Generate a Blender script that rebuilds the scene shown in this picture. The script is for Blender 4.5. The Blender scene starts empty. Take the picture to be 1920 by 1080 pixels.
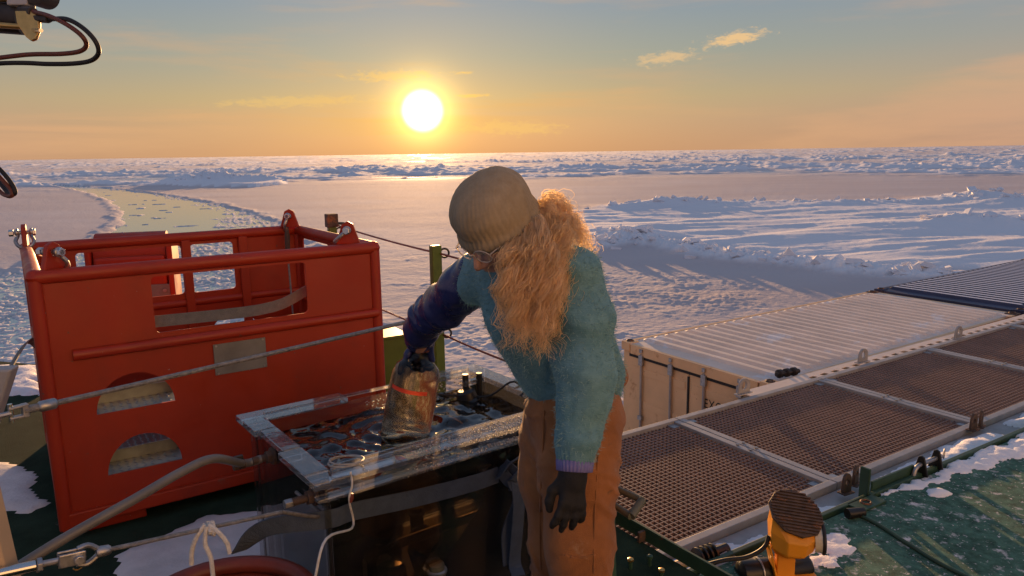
import bpy, bmesh, math, random
import numpy as np
from mathutils import Vector, Matrix

random.seed(7)
RNG = np.random.default_rng(7)
SC = bpy.context.scene
COL = SC.collection
R = math.radians

# ------------------------------------------------------------------ camera
F_PX = 1387.0                      # focal length in photo pixels (1920 wide)
CAM_H = 1.6
ROLL = math.atan2(28.0, 1920.0)
PITCH = math.atan(254.0 * math.cos(ROLL) / F_PX)
_fw = np.array([0, math.cos(PITCH), -math.sin(PITCH)])
_r0 = np.array([1.0, 0, 0]); _u0 = np.cross(_r0, _fw)
_rt = _r0 * math.cos(ROLL) - _u0 * math.sin(ROLL)
_up = _r0 * math.sin(ROLL) + _u0 * math.cos(ROLL)
CAM = np.array([0, 0, CAM_H])

def ray(px, py): return _fw + _rt * (px - 960) / F_PX + _up * (540 - py) / F_PX
def WZ(px, py, z):                 # point of the horizontal plane z seen at a photo pixel
    v = ray(px, py); return CAM + v * (z - CAM_H) / v[2]
def WD(px, py, d): return CAM + ray(px, py) * d      # point at depth d (metres along the lens axis)
def PXL(p):
    q = np.asarray(p, float) - CAM; z = q @ _fw
    return 960 + F_PX * (q @ _rt) / z, 540 - F_PX * (q @ _up) / z

cd = bpy.data.cameras.new('camera'); cam = bpy.data.objects.new('camera', cd); COL.objects.link(cam)
cd.sensor_width = 36.0; cd.lens = 36.0 * F_PX / 1920.0
cd.clip_start = 0.05; cd.clip_end = 60000
M3 = Matrix((_rt, _up, -_fw)).transposed()
cam.matrix_world = Matrix.Translation(CAM) @ M3.to_4x4()
SC.camera = cam

# ------------------------------------------------------------------ world, sun, exposure
SUN_AZ, SUN_EL = -6.53, 3.16       # degrees, azimuth from +Y towards +X
sun_dir = Vector((math.sin(R(SUN_AZ)) * math.cos(R(SUN_EL)), math.cos(R(SUN_AZ)) * math.cos(R(SUN_EL)), math.sin(R(SUN_EL))))
world = bpy.data.worlds.new('World'); SC.world = world; world.use_nodes = True

def nodes_of(tree):
    N, L = tree.nodes, tree.links
    def n(kind, **kw):
        x = N.new(kind)
        for k, v in kw.items():
            if k.startswith('i_'):
                key = k[2:]
                x.inputs[int(key) if key.isdigit() else key.replace('_', ' ')].default_value = v
            else: setattr(x, k, v)
        return x
    def link(a, b): L.new(a, b)
    def val(s):                    # socket or number passthrough
        return s
    def math_(op, a, b=0.0, c=None, clamp=False):
        x = N.new('ShaderNodeMath'); x.operation = op; x.use_clamp = clamp
        for i, v in enumerate((a, b, c)):
            if v is None: continue
            if hasattr(v, 'is_output'): L.new(v, x.inputs[i])
            else: x.inputs[i].default_value = v
        return x.outputs[0]
    def mix(fac, a, b, blend='MIX'):
        x = N.new('ShaderNodeMix'); x.data_type = 'RGBA'; x.blend_type = blend
        for i, v in ((0, fac), (6, a), (7, b)):
            if hasattr(v, 'is_output'): L.new(v, x.inputs[i])
            elif i == 0: x.inputs[0].default_value = v
            else: x.inputs[i].default_value = (*v, 1) if len(v) == 3 else v
        return x.outputs[2]
    def ramp(fac, stops, interp='LINEAR'):
        x = N.new('ShaderNodeValToRGB'); x.color_ramp.interpolation = interp
        el = x.color_ramp.elements
        while len(el) < len(stops): el.new(0.5)
        for e, (p, c) in zip(el, stops):
            e.position = p; e.color = (*c, 1) if hasattr(c, '__len__') else (c, c, c, 1)
        L.new(fac, x.inputs[0]); return x.outputs[0]
    def mapr(v, a, b, c=0.0, d=1.0, kind='SMOOTHSTEP'):
        x = N.new('ShaderNodeMapRange'); x.interpolation_type = kind
        L.new(v, x.inputs[0])
        for i, q in zip((1, 2, 3, 4), (a, b, c, d)): x.inputs[i].default_value = q
        return x.outputs[0]
    return n, link, math_, mix, ramp, mapr

def s2l(c):                        # 0-255 display colour to linear
    return tuple((v / 255 / 12.92) if v / 255 <= 0.04045 else ((v / 255 + 0.055) / 1.055) ** 2.4 for v in c)

def build_world():
    t = world.node_tree; t.nodes.clear()
    n, link, M, mix, ramp, mapr = nodes_of(t)
    out = n('ShaderNodeOutputWorld'); bg = n('ShaderNodeBackground')
    sky = n('ShaderNodeTexSky', sky_type='NISHITA', sun_disc=False, sun_elevation=R(SUN_EL), sun_rotation=R(SUN_AZ),
            altitude=0, air_density=SKY['air'], dust_density=SKY['dust'], ozone_density=SKY['ozone'])
    tc = n('ShaderNodeTexCoord')
    sep = n('ShaderNodeSeparateXYZ'); link(tc.outputs['Generated'], sep.inputs[0])
    X, Y, Z = sep.outputs
    dot = n('ShaderNodeVectorMath', operation='DOT_PRODUCT'); link(tc.outputs['Generated'], dot.inputs[0])
    dot.inputs[1].default_value = sun_dir
    ang = M('MULTIPLY', M('ARCCOSINE', M('MINIMUM', dot.outputs['Value'], 0.9999999)), 57.29578)
    sc = n('ShaderNodeVectorMath', operation='SCALE'); link(sky.outputs[0], sc.inputs[0]); sc.inputs['Scale'].default_value = SKY['gain']
    base = sc.outputs[0]
    # the air's own colour by height above the horizon: dust-orange low down, grey-green, then blue overhead
    el = M('MULTIPLY', M('ARCSINE', Z), 57.29578)
    tint = ramp(mapr(el, 0.0, 90.0, kind='LINEAR'), SKY['ramp'])
    side = mapr(ang, 4.0, 95.0, kind='SMOOTHSTEP')
    tint2 = ramp(mapr(el, 0.0, 90.0, kind='LINEAR'), SKY['ramp_far'])
    tint = mix(side, tint, tint2)
    base = mix(SKY['mix'], base, tint)
    # thin cloud: long peach veils low over the ice and a few bright cloudlets
    az = M('MULTIPLY', M('ARCTAN2', X, Y), 57.29578)
    cmb = n('ShaderNodeCombineXYZ'); link(az, cmb.inputs[0]); link(el, cmb.inputs[1])
    def streak(loc, scl, rot, detail=7.0, rough=0.6, dist=0.3):
        mp = n('ShaderNodeMapping'); link(cmb.outputs[0], mp.inputs[0]); mp.inputs['Rotation'].default_value = (0, 0, R(rot)); mp.inputs['Scale'].default_value = (*scl, 1); mp.inputs['Location'].default_value = (*loc, 0)
        nz = n('ShaderNodeTexNoise', i_Scale=1.0, i_Detail=detail, i_Roughness=rough, i_Distortion=dist); link(mp.outputs[0], nz.inputs['Vector']); return nz.outputs[0]
    wob = streak((2.0, 5.0), (0.06, 0.5), 0)
    lit = ramp(mapr(ang, 0.0, 60.0, kind='LINEAR'), [(0.0, s2l((250, 192, 96))), (0.2, s2l((226, 176, 122))), (1.0, s2l((222, 168, 138)))])
    w1 = M('MULTIPLY', M('SUBTRACT', wob, 0.5), 5.0)
    # veil to the left of the sun
    top = M('ADD', M('ADD', M('MULTIPLY', az, 0.035), 4.3), w1)
    v1 = M('MULTIPLY', mapr(M('SUBTRACT', top, el), -0.15, 0.9), mapr(M('SUBTRACT', top, el), 4.2, 0.9))
    v1 = M('MULTIPLY', v1, M('MULTIPLY', mapr(az, 16.0, 4.0), mapr(streak((7, 1), (0.05, 0.8), 4), 0.3, 0.62)))
    # bank rising to the right
    top2 = M('ADD', M('MULTIPLY', M('SUBTRACT', az, 13.0), 0.27), w1)
    v2 = M('MULTIPLY', mapr(M('SUBTRACT', top2, el), -0.2, 1.2), M('MULTIPLY', mapr(az, 12.0, 22.0), mapr(az, 75.0, 50.0)))
    v2 = M('MULTIPLY', v2, mapr(streak((1, 9), (0.08, 0.5), 15), 0.2, 0.6))
    # faint high wisps all over
    v3 = M('MULTIPLY', mapr(streak((4, 2), (0.045, 0.33), -8), 0.5, 0.74), M('MULTIPLY', mapr(el, 0.5, 4.0), mapr(el, 40.0, 12.0)))
    col = mix(M('MULTIPLY', v1, 0.62), base, lit)
    col = mix(M('MULTIPLY', v2, 0.45), col, lit)
    col = mix(M('MULTIPLY', v3, 0.35), col, lit)
    fine = streak((0, 0), (1.1, 3.2), -10, 8.0, 0.7, 0.6)
    for (px, py, wx, wy, k, tilt) in ((1378, 72, 2.0, 0.42, 1.0, 0.13), (1250, 108, 2.0, 0.42, 0.7, 0.10), (735, 143, 3.0, 0.4, 0.6, 0.02), (885, 179, 1.2, 0.13, 1.0, 0.0), (868, 136, 0.9, 0.12, 0.8, 0.0), (960, 240, 3.6, 0.5, 0.5, -0.03), (560, 190, 5.0, 0.35, 0.4, 0.03)):
        v = ray(px, py); v = v / np.linalg.norm(v); a0 = math.degrees(math.atan2(v[0], v[1])); e0 = math.degrees(math.asin(v[2]))
        da = M('SUBTRACT', az, a0); de = M('SUBTRACT', M('SUBTRACT', el, e0), M('MULTIPLY', da, tilt))
        q = M('SQRT', M('ADD', M('POWER', M('DIVIDE', M('ABSOLUTE', da), wx), 2.0), M('POWER', M('DIVIDE', M('ABSOLUTE', de), wy), 2.0)))
        puff = M('MULTIPLY', mapr(M('ADD', q, M('MULTIPLY', M('SUBTRACT', fine, 0.5), -3.6)), 1.35, 0.3), 0.85 * k)
        col = mix(puff, col, s2l((244, 200, 140)) if py < 125 and px > 1000 else s2l((255, 205, 112)))
    # the low sun and the bright air around it
    def add(c, fac, rgb):
        s = n('ShaderNodeVectorMath', operation='SCALE'); s.inputs[0].default_value = rgb; link(fac, s.inputs['Scale'])
        a = n('ShaderNodeVectorMath', operation='ADD'); link(c, a.inputs[0]); link(s.outputs[0], a.inputs[1]); return a.outputs[0]
    def g(sig): return M('POWER', 2.718281828, M('MULTIPLY', M('POWER', M('DIVIDE', ang, sig), 2.0), -1.0))
    def e(sig): return M('POWER', 2.718281828, M('DIVIDE', ang, -sig))
    col = add(col, e(7.0), (0.11, 0.05, 0.0))
    col = add(col, g(3.0), (0.36, 0.19, 0.02))
    col = add(col, g(1.9), (1.5, 1.05, 0.25))
    col = add(col, mapr(ang, 1.75, 0.5), (7.0, 6.2, 4.4))
    link(col, bg.inputs[0]); bg.inputs[1].default_value = 0.46
    link(bg.outputs[0], out.inputs[0])

SKY = dict(air=1.0, dust=1.6, ozone=2.0, gain=0.10, mix=0.9,
    ramp=[(0.0, s2l((202, 156, 116))), (2 / 90, s2l((196, 161, 124))), (4 / 90, s2l((186, 168, 128))), (7 / 90, s2l((154, 162, 150))), (11 / 90, s2l((130, 152, 168))), (25 / 90, s2l((118, 138, 168))), (1.0, s2l((104, 126, 160)))],
    ramp_far=[(0.0, s2l((186, 156, 150))), (3 / 90, s2l((198, 164, 158))), (9 / 90, s2l((172, 162, 166))), (20 / 90, s2l((136, 146, 174))), (1.0, s2l((104, 126, 160)))])
build_world()
sd = bpy.data.lights.new('sun', 'SUN'); sun = bpy.data.objects.new('sun', sd); COL.objects.link(sun)
sd.energy = 5.0; sd.angle = R(0.7); sd.color = (1.0, 0.55, 0.23)
sun.rotation_euler = (-sun_dir).to_track_quat('-Z', 'Y').to_euler()
sun.location = (-3, 14, 6)
SC.view_settings.view_transform = 'Standard'; SC.view_settings.look = 'None'
SC.view_settings.exposure = 1.12; SC.view_settings.gamma = 1.0
SC.render.engine = 'CYCLES'
cy = SC.cycles
cy.use_denoising = True
try: cy.denoiser = 'OPENIMAGEDENOISE'
except Exception: pass
cy.max_bounces = 10; cy.diffuse_bounces = 3; cy.glossy_bounces = 4; cy.transmission_bounces = 8; cy.transparent_max_bounces = 24
cy.sample_clamp_indirect = 4.0; cy.sample_clamp_direct = 12.0
cy.caustics_reflective = False; cy.caustics_refractive = False

# ------------------------------------------------------------------ materials
MATS = {}
def mat(name, base, rough=0.6, metal=0.0, var=0.0, vscale=6.0, bump=0.0, bscale=40.0, wear=None, spec=0.5, sheen=0.0, coat=0.0, trans=0.0, ior=1.45, stretch=(1, 1, 1), rvar=0.0, coords='Object'):
    """procedural Principled material: base colour with noise variation, optional wear patches (colour, scale, threshold, softness)"""
    if name in MATS: return MATS[name]
    m = bpy.data.materials.new(name); m.use_nodes = True; t = m.node_tree; t.nodes.clear()
    n, link, M, mix, ramp, mapr = nodes_of(t)
    out = n('ShaderNodeOutputMaterial'); p = n('ShaderNodeBsdfPrincipled'); link(p.outputs[0], out.inputs[0])
    tc = n('ShaderNodeTexCoord'); mp = n('ShaderNodeMapping'); link(tc.outputs[coords], mp.inputs[0]); mp.inputs['Scale'].default_value = stretch
    V = mp.outputs[0]
    def noise(s, d=5.0, r=0.6):
        x = n('ShaderNodeTexNoise', i_Scale=s, i_Detail=d, i_Roughness=r); link(V, x.inputs['Vector']); return x.outputs[0]
    col = None
    if var:
        lo = tuple(max(0, c * (1 - var)) for c in base); hi = tuple(min(1, c * (1 + var)) for c in base)
        col = ramp(noise(vscale), [(0.3, lo), (0.7, hi)])
    for w in (wear or []):
        wc, ws, th, soft = w
        fac = mapr(noise(ws, 8.0, 0.68), th, th + soft)
        col = mix(fac, col if col is not None else base, wc)
    if col is not None: link(col, p.inputs['Base Color'])
    else: p.inputs['Base Color'].default_value = (*base, 1)
    if rvar:
        link(mapr(noise(vscale * 2.3), 0.3, 0.7, max(0.02, rough - rvar), min(1, rough + rvar)), p.inputs['Roughness'])
    else: p.inputs['Roughness'].default_value = rough
    p.inputs['Metallic'].default_value = metal
    p.inputs['Specular IOR Level'].default_value = spec
    p.inputs['IOR'].default_value = ior
    p.inputs['Transmission Weight'].default_value = trans
    p.inputs['Sheen Weight'].default_value = sheen; p.inputs['Sheen Roughness'].default_value = 0.4
    p.inputs['Coat Weight'].default_value = coat; p.inputs['Coat Roughness'].default_value = 0.12
    if bump:
        b = n('ShaderNodeBump', i_Strength=bump, i_Distance=0.02); link(noise(bscale, 6.0, 0.65), b.inputs['Height']); link(b.outputs[0], p.inputs['Normal'])
    MATS[name] = m; return m

def clear_mat(name, tint, gloss=0.03, ior=1.45, base_refl=1.0, bump=0.0, bscale=60.0, frost=None, soft=0.12, haze_=0.0):
    """clear pane: tinted see-through plus a Fresnel mirror coat; frost = (colour, scale, threshold) for ice crystals and drops"""
    m = bpy.data.materials.new(name); m.use_nodes = True; t = m.node_tree; t.nodes.clear()
    n, link, M, mix, ramp, mapr = nodes_of(t)
    out = n('ShaderNodeOutputMaterial')
    tr = n('ShaderNodeBsdfTransparent'); tr.inputs[0].default_value = (*tint, 1)
    gl = n('ShaderNodeBsdfGlossy'); gl.inputs['Roughness'].default_value = gloss
    fr = n('ShaderNodeFresnel'); fr.inputs[0].default_value = ior
    mx = n('ShaderNodeMixShader'); link(M('MULTIPLY', fr.outputs[0], base_refl, clamp=True), mx.inputs[0]); link(tr.outputs[0], mx.inputs[1]); link(gl.outputs[0], mx.inputs[2])
    tc = n('ShaderNodeTexCoord')
    last = mx.outputs[0]
    if bump:
        x = n('ShaderNodeTexNoise', i_Scale=bscale, i_Detail=4.0); link(tc.outputs['Object'], x.inputs['Vector'])
        b = n('ShaderNodeBump', i_Strength=bump, i_Distance=0.01); link(x.outputs[0], b.inputs['Height'])
        link(b.outputs[0], gl.inputs['Normal']); link(b.outputs[0], fr.inputs['Normal'])
    if frost:
        fc, fs, th = frost
        x = n('ShaderNodeTexNoise', i_Scale=fs, i_Detail=8.0, i_Roughness=0.72); link(tc.outputs['Object'], x.inputs['Vector'])
        y = n('ShaderNodeTexNoise', i_Scale=fs * 0.12, i_Detail=3.0); link(tc.outputs['Object'], y.inputs['Vector'])
        fac = M('MULTIPLY', mapr(x.outputs[0], th, th + soft), mapr(y.outputs[0], 0.38, 0.6)); fac = M('ADD', M('MULTIPLY', fac, 0.75), haze_)
        df = n('ShaderNodeBsdfDiffuse'); df.inputs[0].default_value = (*fc, 1)
        tl = n('ShaderNodeBsdfTranslucent'); tl.inputs[0].default_value = (*fc, 1)
        m1 = n('ShaderNodeMixShader'); m1.inputs[0].default_value = 0.72; link(df.outputs[0], m1.inputs[1]); link(tl.outputs[0], m1.inputs[2])
        m2 = n('ShaderNodeMixShader'); link(fac, m2.inputs[0]); link(last, m2.inputs[1]); link(m1.outputs[0], m2.inputs[2]); last = m2.outputs[0]
    link(last, out.inputs[0]); MATS[name] = m; return m

# ------------------------------------------------------------------ objects
def tag(o, label=None, cat=None, group=None, kind=None):
    if label: o['label'] = label
    if cat: o['category'] = cat
    if group: o['group'] = group
    if kind: o['kind'] = kind
    return o
def thing(name, label, cat, loc=(0, 0, 0), rotz=0.0, group=None):
    o = bpy.data.objects.new(name, None); COL.objects.link(o); o.location = loc; o.rotation_euler = (0, 0, rotz)
    o.empty_display_size = 0.1
    return tag(o, label, cat, group)

class MB:
    """collects vertices and faces; every shape goes in as world (or local) coordinates"""
    def __init__(s): s.v, s.f, s.off = [], [], 0
    def add(s, v, f):
        k = len(s.v); s.v += [tuple(map(float, p)) for p in v]; s.f += [tuple(i + k for i in q) for q in f]; return s
    def box(s, c, size, ax=None):
        c = np.asarray(c, float); h = np.asarray(size, float) / 2
        A = np.eye(3) if ax is None else np.asarray(ax, float)
        v = [c + A[0] * h[0] * i + A[1] * h[1] * j + A[2] * h[2] * k for i in (-1, 1) for j in (-1, 1) for k in (-1, 1)]
        return s.add(v, [(0, 1, 3, 2), (4, 6, 7, 5), (0, 4, 5, 1), (2, 3, 7, 6), (0, 2, 6, 4), (1, 5, 7, 3)])
    def bar(s, a, b, w, h, up=(0, 0, 1)):            # box beam from a to b
        a, b = np.asarray(a, float), np.asarray(b, float); d = b - a; L = np.linalg.norm(d); d /= L
        u = np.asarray(up, float); sd = np.cross(d, u); sd /= np.linalg.norm(sd); u = np.cross(sd, d)
        return s.box((a + b) / 2, (L, w, h), (d, sd, u))
    def tube(s, pts, r, seg=8, cap=True, closed=False):
        P = np.asarray(pts, float); n = len(P)
        rr = np.full(n, r) if np.isscalar(r) else np.asarray(r, float)
        if closed: T = np.roll(P, -1, 0) - np.roll(P, 1, 0)
        else: T = np.gradient(P, axis=0)
        T /= np.linalg.norm(T, axis=1)[:, None] + 1e-12
        u = np.array([0, 0, 1.0]) if abs(T[0][2]) < 0.9 else np.array([1.0, 0, 0])
        v = []
        for i in range(n):
            u = u - T[i] * (u @ T[i]); u /= np.linalg.norm(u); w = np.cross(T[i], u)
            for k in range(seg):
                a = 2 * math.pi * k / seg; v.append(P[i] + (u * math.cos(a) + w * math.sin(a)) * rr[i])
        f = []
        m = n if closed else n - 1
        for i in range(m):
            for k in range(seg):
                a, b = i * seg + k, i * seg + (k + 1) % seg; c, d = ((i + 1) % n) * seg + (k + 1) % seg, ((i + 1) % n) * seg + k
                f.append((a, b, c, d))
        if cap and not closed: f += [tuple(range(seg))[::-1], tuple((n - 1) * seg + k for k in range(seg))]
        return s.add(v, f)
    def cyl(s, a, b, r, seg=16, r2=None): return s.tube([a, b], [r, r if r2 is None else r2], seg)
    def ring(s, c, axis, R_, r, seg=24, rs=8, arc=(0, 360)):
        c = np.asarray(c, float); ax = np.asarray(axis, float); ax /= np.linalg.norm(ax)
        u = np.cross(ax, (0, 0, 1.0)) if abs(ax[2]) < 0.9 else np.cross(ax, (1.0, 0, 0)); u /= np.linalg.norm(u); w = np.cross(ax, u)
        full = arc[1] - arc[0] >= 359.9
        A = np.radians(np.linspace(arc[0], arc[1], seg + 1)); A = A[:-1] if full else A
        return s.tube([c + (u * math.cos(a) + w * math.sin(a)) * R_ for a in A], r, rs, closed=full)
    def lathe(s, base, axis, prof, seg=24):           # prof: (distance along axis, radius)
        c = np.asarray(base, float); ax = np.asarray(axis, float); ax /= np.linalg.norm(ax)
        u = np.cross(ax, (0, 0, 1.0)) if abs(ax[2]) < 0.9 else np.cross(ax, (1.0, 0, 0)); u /= np.linalg.norm(u); w = np.cross(ax, u)
        v, f = [], []
        for h, r in prof:
            for k in range(seg):
                a = 2 * math.pi * k / seg; v.append(c + ax * h + (u * math.cos(a) + w * math.sin(a)) * r)
        for i in range(len(prof) - 1):
            for k in range(seg):
                f.append((i * seg + k, i * seg + (k + 1) % seg, (i + 1) * seg + (k + 1) % seg, (i + 1) * seg + k))
        f += [tuple(range(seg))[::-1], tuple((len(prof) - 1) * seg + k for k in range(seg))]
        return s.add(v, f)
    def ribbon(s, pts, side, w, th=0.003):            # flat webbing along pts; side = width directions
        P = np.asarray(pts, float); n = len(P)
        S = np.asarray(side, float); S = np.tile(S, (n, 1)) if S.ndim == 1 else S
        T = np.gradient(P, axis=0); T /= np.linalg.norm(T, axis=1)[:, None]
        S = S - T * (S * T).sum(1)[:, None]; S /= np.linalg.norm(S, axis=1)[:, None]; Nn = np.cross(T, S)
        v = []
        for i in range(n):
            for a, b in ((-1, -1), (1, -1), (1, 1), (-1, 1)): v.append(P[i] + S[i] * a * w / 2 + Nn[i] * b * th / 2)
        f = [(i * 4 + k, i * 4 + (k + 1) % 4, i * 4 + 4 + (k + 1) % 4, i * 4 + 4 + k) for i in range(n - 1) for k in range(4)]
        f += [(3, 2, 1, 0), tuple((n - 1) * 4 + k for k in range(4))]
        return s.add(v, f)
    def build(s, name, m, parent=None, bevel=0.0, smooth=False, origin=None):
        v = np.asarray(s.v, float)
        if origin is not None: v = v - np.asarray(origin, float)
        me = bpy.data.meshes.new(name); me.from_pydata(v.tolist(), [], s.f)
        return finish(name, me, m, parent, bevel, smooth)

def finish(name, me, m, parent=None, bevel=0.0, smooth=False):
    me.materials.append(MATS[m] if isinstance(m, str) else m)
    bm = bmesh.new(); bm.from_mesh(me); bmesh.ops.recalc_face_normals(bm, faces=bm.faces[:]); bm.to_mesh(me); bm.free()
    if smooth:
        me.polygons.foreach_set('use_smooth', np.ones(len(me.polygons), bool))
        if smooth != 'all': me.set_sharp_from_angle(angle=R(smooth if smooth is not True else 40))
    o = bpy.data.objects.new(name, me); COL.objects.link(o)
    if parent is not None: o.parent = parent
    if bevel:
        b = o.modifiers.new('bevel', 'BEVEL'); b.width = bevel; b.segments = 2; b.limit_method = 'ANGLE'; b.angle_limit = R(35); b.harden_normals = False
    return o

def plate_mesh(polys, thick):
    """flat plate in the local XY plane with holes (first polygon outer), thickness along Z"""
    c = bpy.data.curves.new('p', 'CURVE'); c.dimensions = '2D'; c.fill_mode = 'BOTH'; c.extrude = thick / 2
    for poly in polys:
        sp = c.splines.new('POLY'); sp.points.add(len(poly) - 1); sp.use_cyclic_u = True
        for pt, q in zip(sp.points, poly): pt.co = (q[0], q[1], 0, 1)
    o = bpy.data.objects.new('p', c); COL.objects.link(o)
    dg = bpy.context.evaluated_depsgraph_get(); me = bpy.data.meshes.new_from_object(o.evaluated_get(dg))
    bpy.data.objects.remove(o); bpy.data.curves.remove(c); me.materials.clear(); return me
def plate(name, polys, thick, m, parent, org, ux, uy, bevel=0.0):
    """plate placed with its XY plane spanned by ux, uy at org (parent space)"""
    me = plate_mesh(polys, thick); ux, uy = np.asarray(ux, float), np.asarray(uy, float); uz = np.cross(ux, uy)
    me.transform(Matrix(((ux[0], uy[0], uz[0], org[0]), (ux[1], uy[1], uz[1], org[1]), (ux[2], uy[2], uz[2], org[2]), (0, 0, 0, 1))))
    bm = bmesh.new(); bm.from_mesh(me); bmesh.ops.remove_doubles(bm, verts=bm.verts[:], dist=1e-5); bm.to_mesh(me); bm.free()
    return finish(name, me, m, parent, bevel)

def copy_tree(o, parent=None):
    c = o.copy(); COL.objects.link(c); c.parent = parent
    for ch in o.children: copy_tree(ch, c)
    return c
def smooth_path(pts, n=40):        # Catmull-Rom
    P = np.asarray(pts, float); P = np.vstack([2 * P[0] - P[1], P, 2 * P[-1] - P[-2]]); m = len(P) - 3
    out = []
    for t in np.linspace(0, m, n):
        i = min(int(t), m - 1); u = t - i; a, b, c, d = P[i:i + 4]
        out.append(0.5 * ((2 * b) + (c - a) * u + (2 * a - 5 * b + 4 * c - d) * u * u + (3 * b - a - 3 * c + d) * u ** 3))
    return np.array(out)

# ------------------------------------------------------------------ numpy noise
_perm = RNG.permutation(4096)
_g2 = RNG.normal(size=(4096, 2)); _g2 /= np.linalg.norm(_g2, axis=1)[:, None]
def noise2(x, y):
    xi = np.floor(x).astype(np.int64); yi = np.floor(y).astype(np.int64); xf = x - xi; yf = y - yi
    def g(i, j):
        h = _perm[(_perm[(xi + i) & 4095] + yi + j) & 4095]; q = _g2[h]; return q[..., 0] * (xf - i) + q[..., 1] * (yf - j)
    u = xf * xf * xf * (xf * (xf * 6 - 15) + 10); v = yf * yf * yf * (yf * (yf * 6 - 15) + 10)
    a = g(0, 0); b = g(1, 0); c = g(0, 1); d = g(1, 1)
    return 1.5 * ((a + (b - a) * u) * (1 - v) + (c + (d - c) * u) * v)
def fbm2(x, y, o=4, gain=0.5):
    s = 0; a = 1.0; t = 0.0
    for k in range(o): s = s + a * noise2(x * 2 ** k + 17.3 * k, y * 2 ** k - 9.1 * k); t += a; a *= gain
    return s / t
def sstep(x, a, b): t = np.clip((x - a) / (b - a), 0, 1); return t * t * (3 - 2 * t)

# ------------------------------------------------------------------ sea ice and water
ICE_Z = -7.0
def snow_material():
    m = bpy.data.materials.new('sea_ice_snow'); m.use_nodes = True; t = m.node_tree; t.nodes.clear(); MATS['sea_ice_snow'] = m
    n, link, M, mix, ramp, mapr = nodes_of(t)
    out = n('ShaderNodeOutputMaterial'); p = n('ShaderNodeBsdfPrincipled'); link(p.outputs[0], out.inputs[0])
    tc = n('ShaderNodeTexCoord'); 
    a = n('ShaderNodeTexNoise', i_Scale=0.06, i_Detail=8.0, i_Roughness=0.6); link(tc.outputs['Object'], a.inputs['Vector'])
    at = n('ShaderNodeAttribute', attribute_name='bare')
    col = ramp(a.outputs[0], [(0.3, (0.80, 0.78, 0.79)), (0.7, (0.88, 0.85, 0.85))])
    yg = n('ShaderNodeAttribute', attribute_name='young'); col = mix(yg.outputs['Fac'], col, (0.55, 0.46, 0.44))      # thin new ice under a dusting of snow
    col = mix(at.outputs['Fac'], col, (0.30, 0.36, 0.37))
    link(col, p.inputs['Base Color'])
    gz = n('ShaderNodeAttribute', attribute_name='glaze'); link(mapr(gz.outputs['Fac'], 0.0, 1.0, 0.95, 0.34), p.inputs['Roughness']); link(mapr(gz.outputs['Fac'], 0.0, 1.0, 0.05, 0.6), p.inputs['Specular IOR Level'])
    b1 = n('ShaderNodeTexNoise', i_Scale=2.6, i_Detail=7.0, i_Roughness=0.62); link(tc.outputs['Object'], b1.inputs['Vector'])
    bp = n('ShaderNodeBump', i_Strength=0.55, i_Distance=0.10); link(b1.outputs[0], bp.inputs['Height']); link(bp.outputs[0], p.inputs['Normal'])
snow_material()

def seg_dist(x, y, poly, closed=False):
    """distance to a polyline and the parameter (0..n-1) along it"""
    P = np.asarray(poly, float)[:, :2]; best = np.full(x.shape, 1e12); par = np.zeros(x.shape)
    n = len(P) if closed else len(P) - 1
    for i in range(n):
        a, b = P[i], P[(i + 1) % len(P)]; d = b - a; L2 = d @ d
        t = np.clip(((x - a[0]) * d[0] + (y - a[1]) * d[1]) / L2, 0, 1)
        q = (x - a[0] - t * d[0]) ** 2 + (y - a[1] - t * d[1]) ** 2
        k = q < best; best = np.where(k, q, best); par = np.where(k, i + t, par)
    return np.sqrt(best), par
def inside(x, y, poly):
    P = np.asarray(poly, float)[:, :2]; r = np.zeros(x.shape, bool)
    for i in range(len(P)):
        a, b = P[i], P[i - 1]
        c = ((a[1] > y) != (b[1] > y)); xx = (b[0] - a[0]) * (y - a[1]) / (b[1] - a[1] + 1e-12) + a[0]; r ^= c & (x < xx)
    return r
def unp(pts): return [WZ(px, py, ICE_Z) for px, py in pts]

LEAD = unp([(40, 347), (110, 350), (160, 360), (200, 374), (222, 396), (218, 420), (195, 440), (160, 455), (60, 500), (-60, 520), (-260, 600), (-200, 900), (300, 1200), (700, 800), (640, 560), (585, 470), (545, 428), (480, 400), (400, 379), (300, 363), (200, 351), (120, 347)])
LEAD_R = unp([(120, 347), (200, 351), (300, 363), (400, 379), (480, 400), (545, 428), (585, 470), (640, 560), (700, 800)])
OPEN = unp([(60, 349), (130, 352), (200, 368), (232, 394), (236, 420), (215, 440), (190, 455), (330, 440), (400, 415), (385, 392), (330, 378), (260, 362), (180, 353)])
RIDGES = [  # pixel polyline, height, width (m), roughness
    ([(1095, 470), (1130, 462), (1185, 452), (1240, 462), (1300, 474), (1350, 484), (1420, 492), (1500, 498), (1600, 511), (1700, 519), (1790, 516)], 0.85, 2.6, 0.75),
    ([(1100, 392), (1200, 387), (1262, 383), (1330, 385), (1480, 381), (1600, 382), (1750, 379), (1830, 377), (1935, 388)], 0.55, 6.0, 0.8),
    ([(1795, 378), (1835, 376), (1875, 381)], 1.5, 8.0, 0.6),
    ([(1200, 385), (1265, 383), (1315, 387)], 0.8, 8.0, 0.5),
    ([(1760, 424), (1830, 418), (1935, 428)], 1.0, 5.0, 0.6),
    ([(1130, 452), (1180, 444), (1225, 452)], 0.9, 3.5, 0.5),
    ([(330, 346), (400, 341), (450, 342), (535, 340)], 2.3, 5.0, 0.75),
]
FLOE = unp([(285, 347), (330, 342), (380, 338), (470, 335), (538, 337), (540, 345), (480, 351), (400, 350)])
RIGHT = unp([(1000, 402), (1100, 390), (1260, 382), (1500, 380), (1960, 374), (2300, 372), (2300, 560), (1800, 520), (1600, 512), (1420, 493), (1300, 475), (1180, 452), (1060, 452)])

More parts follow.
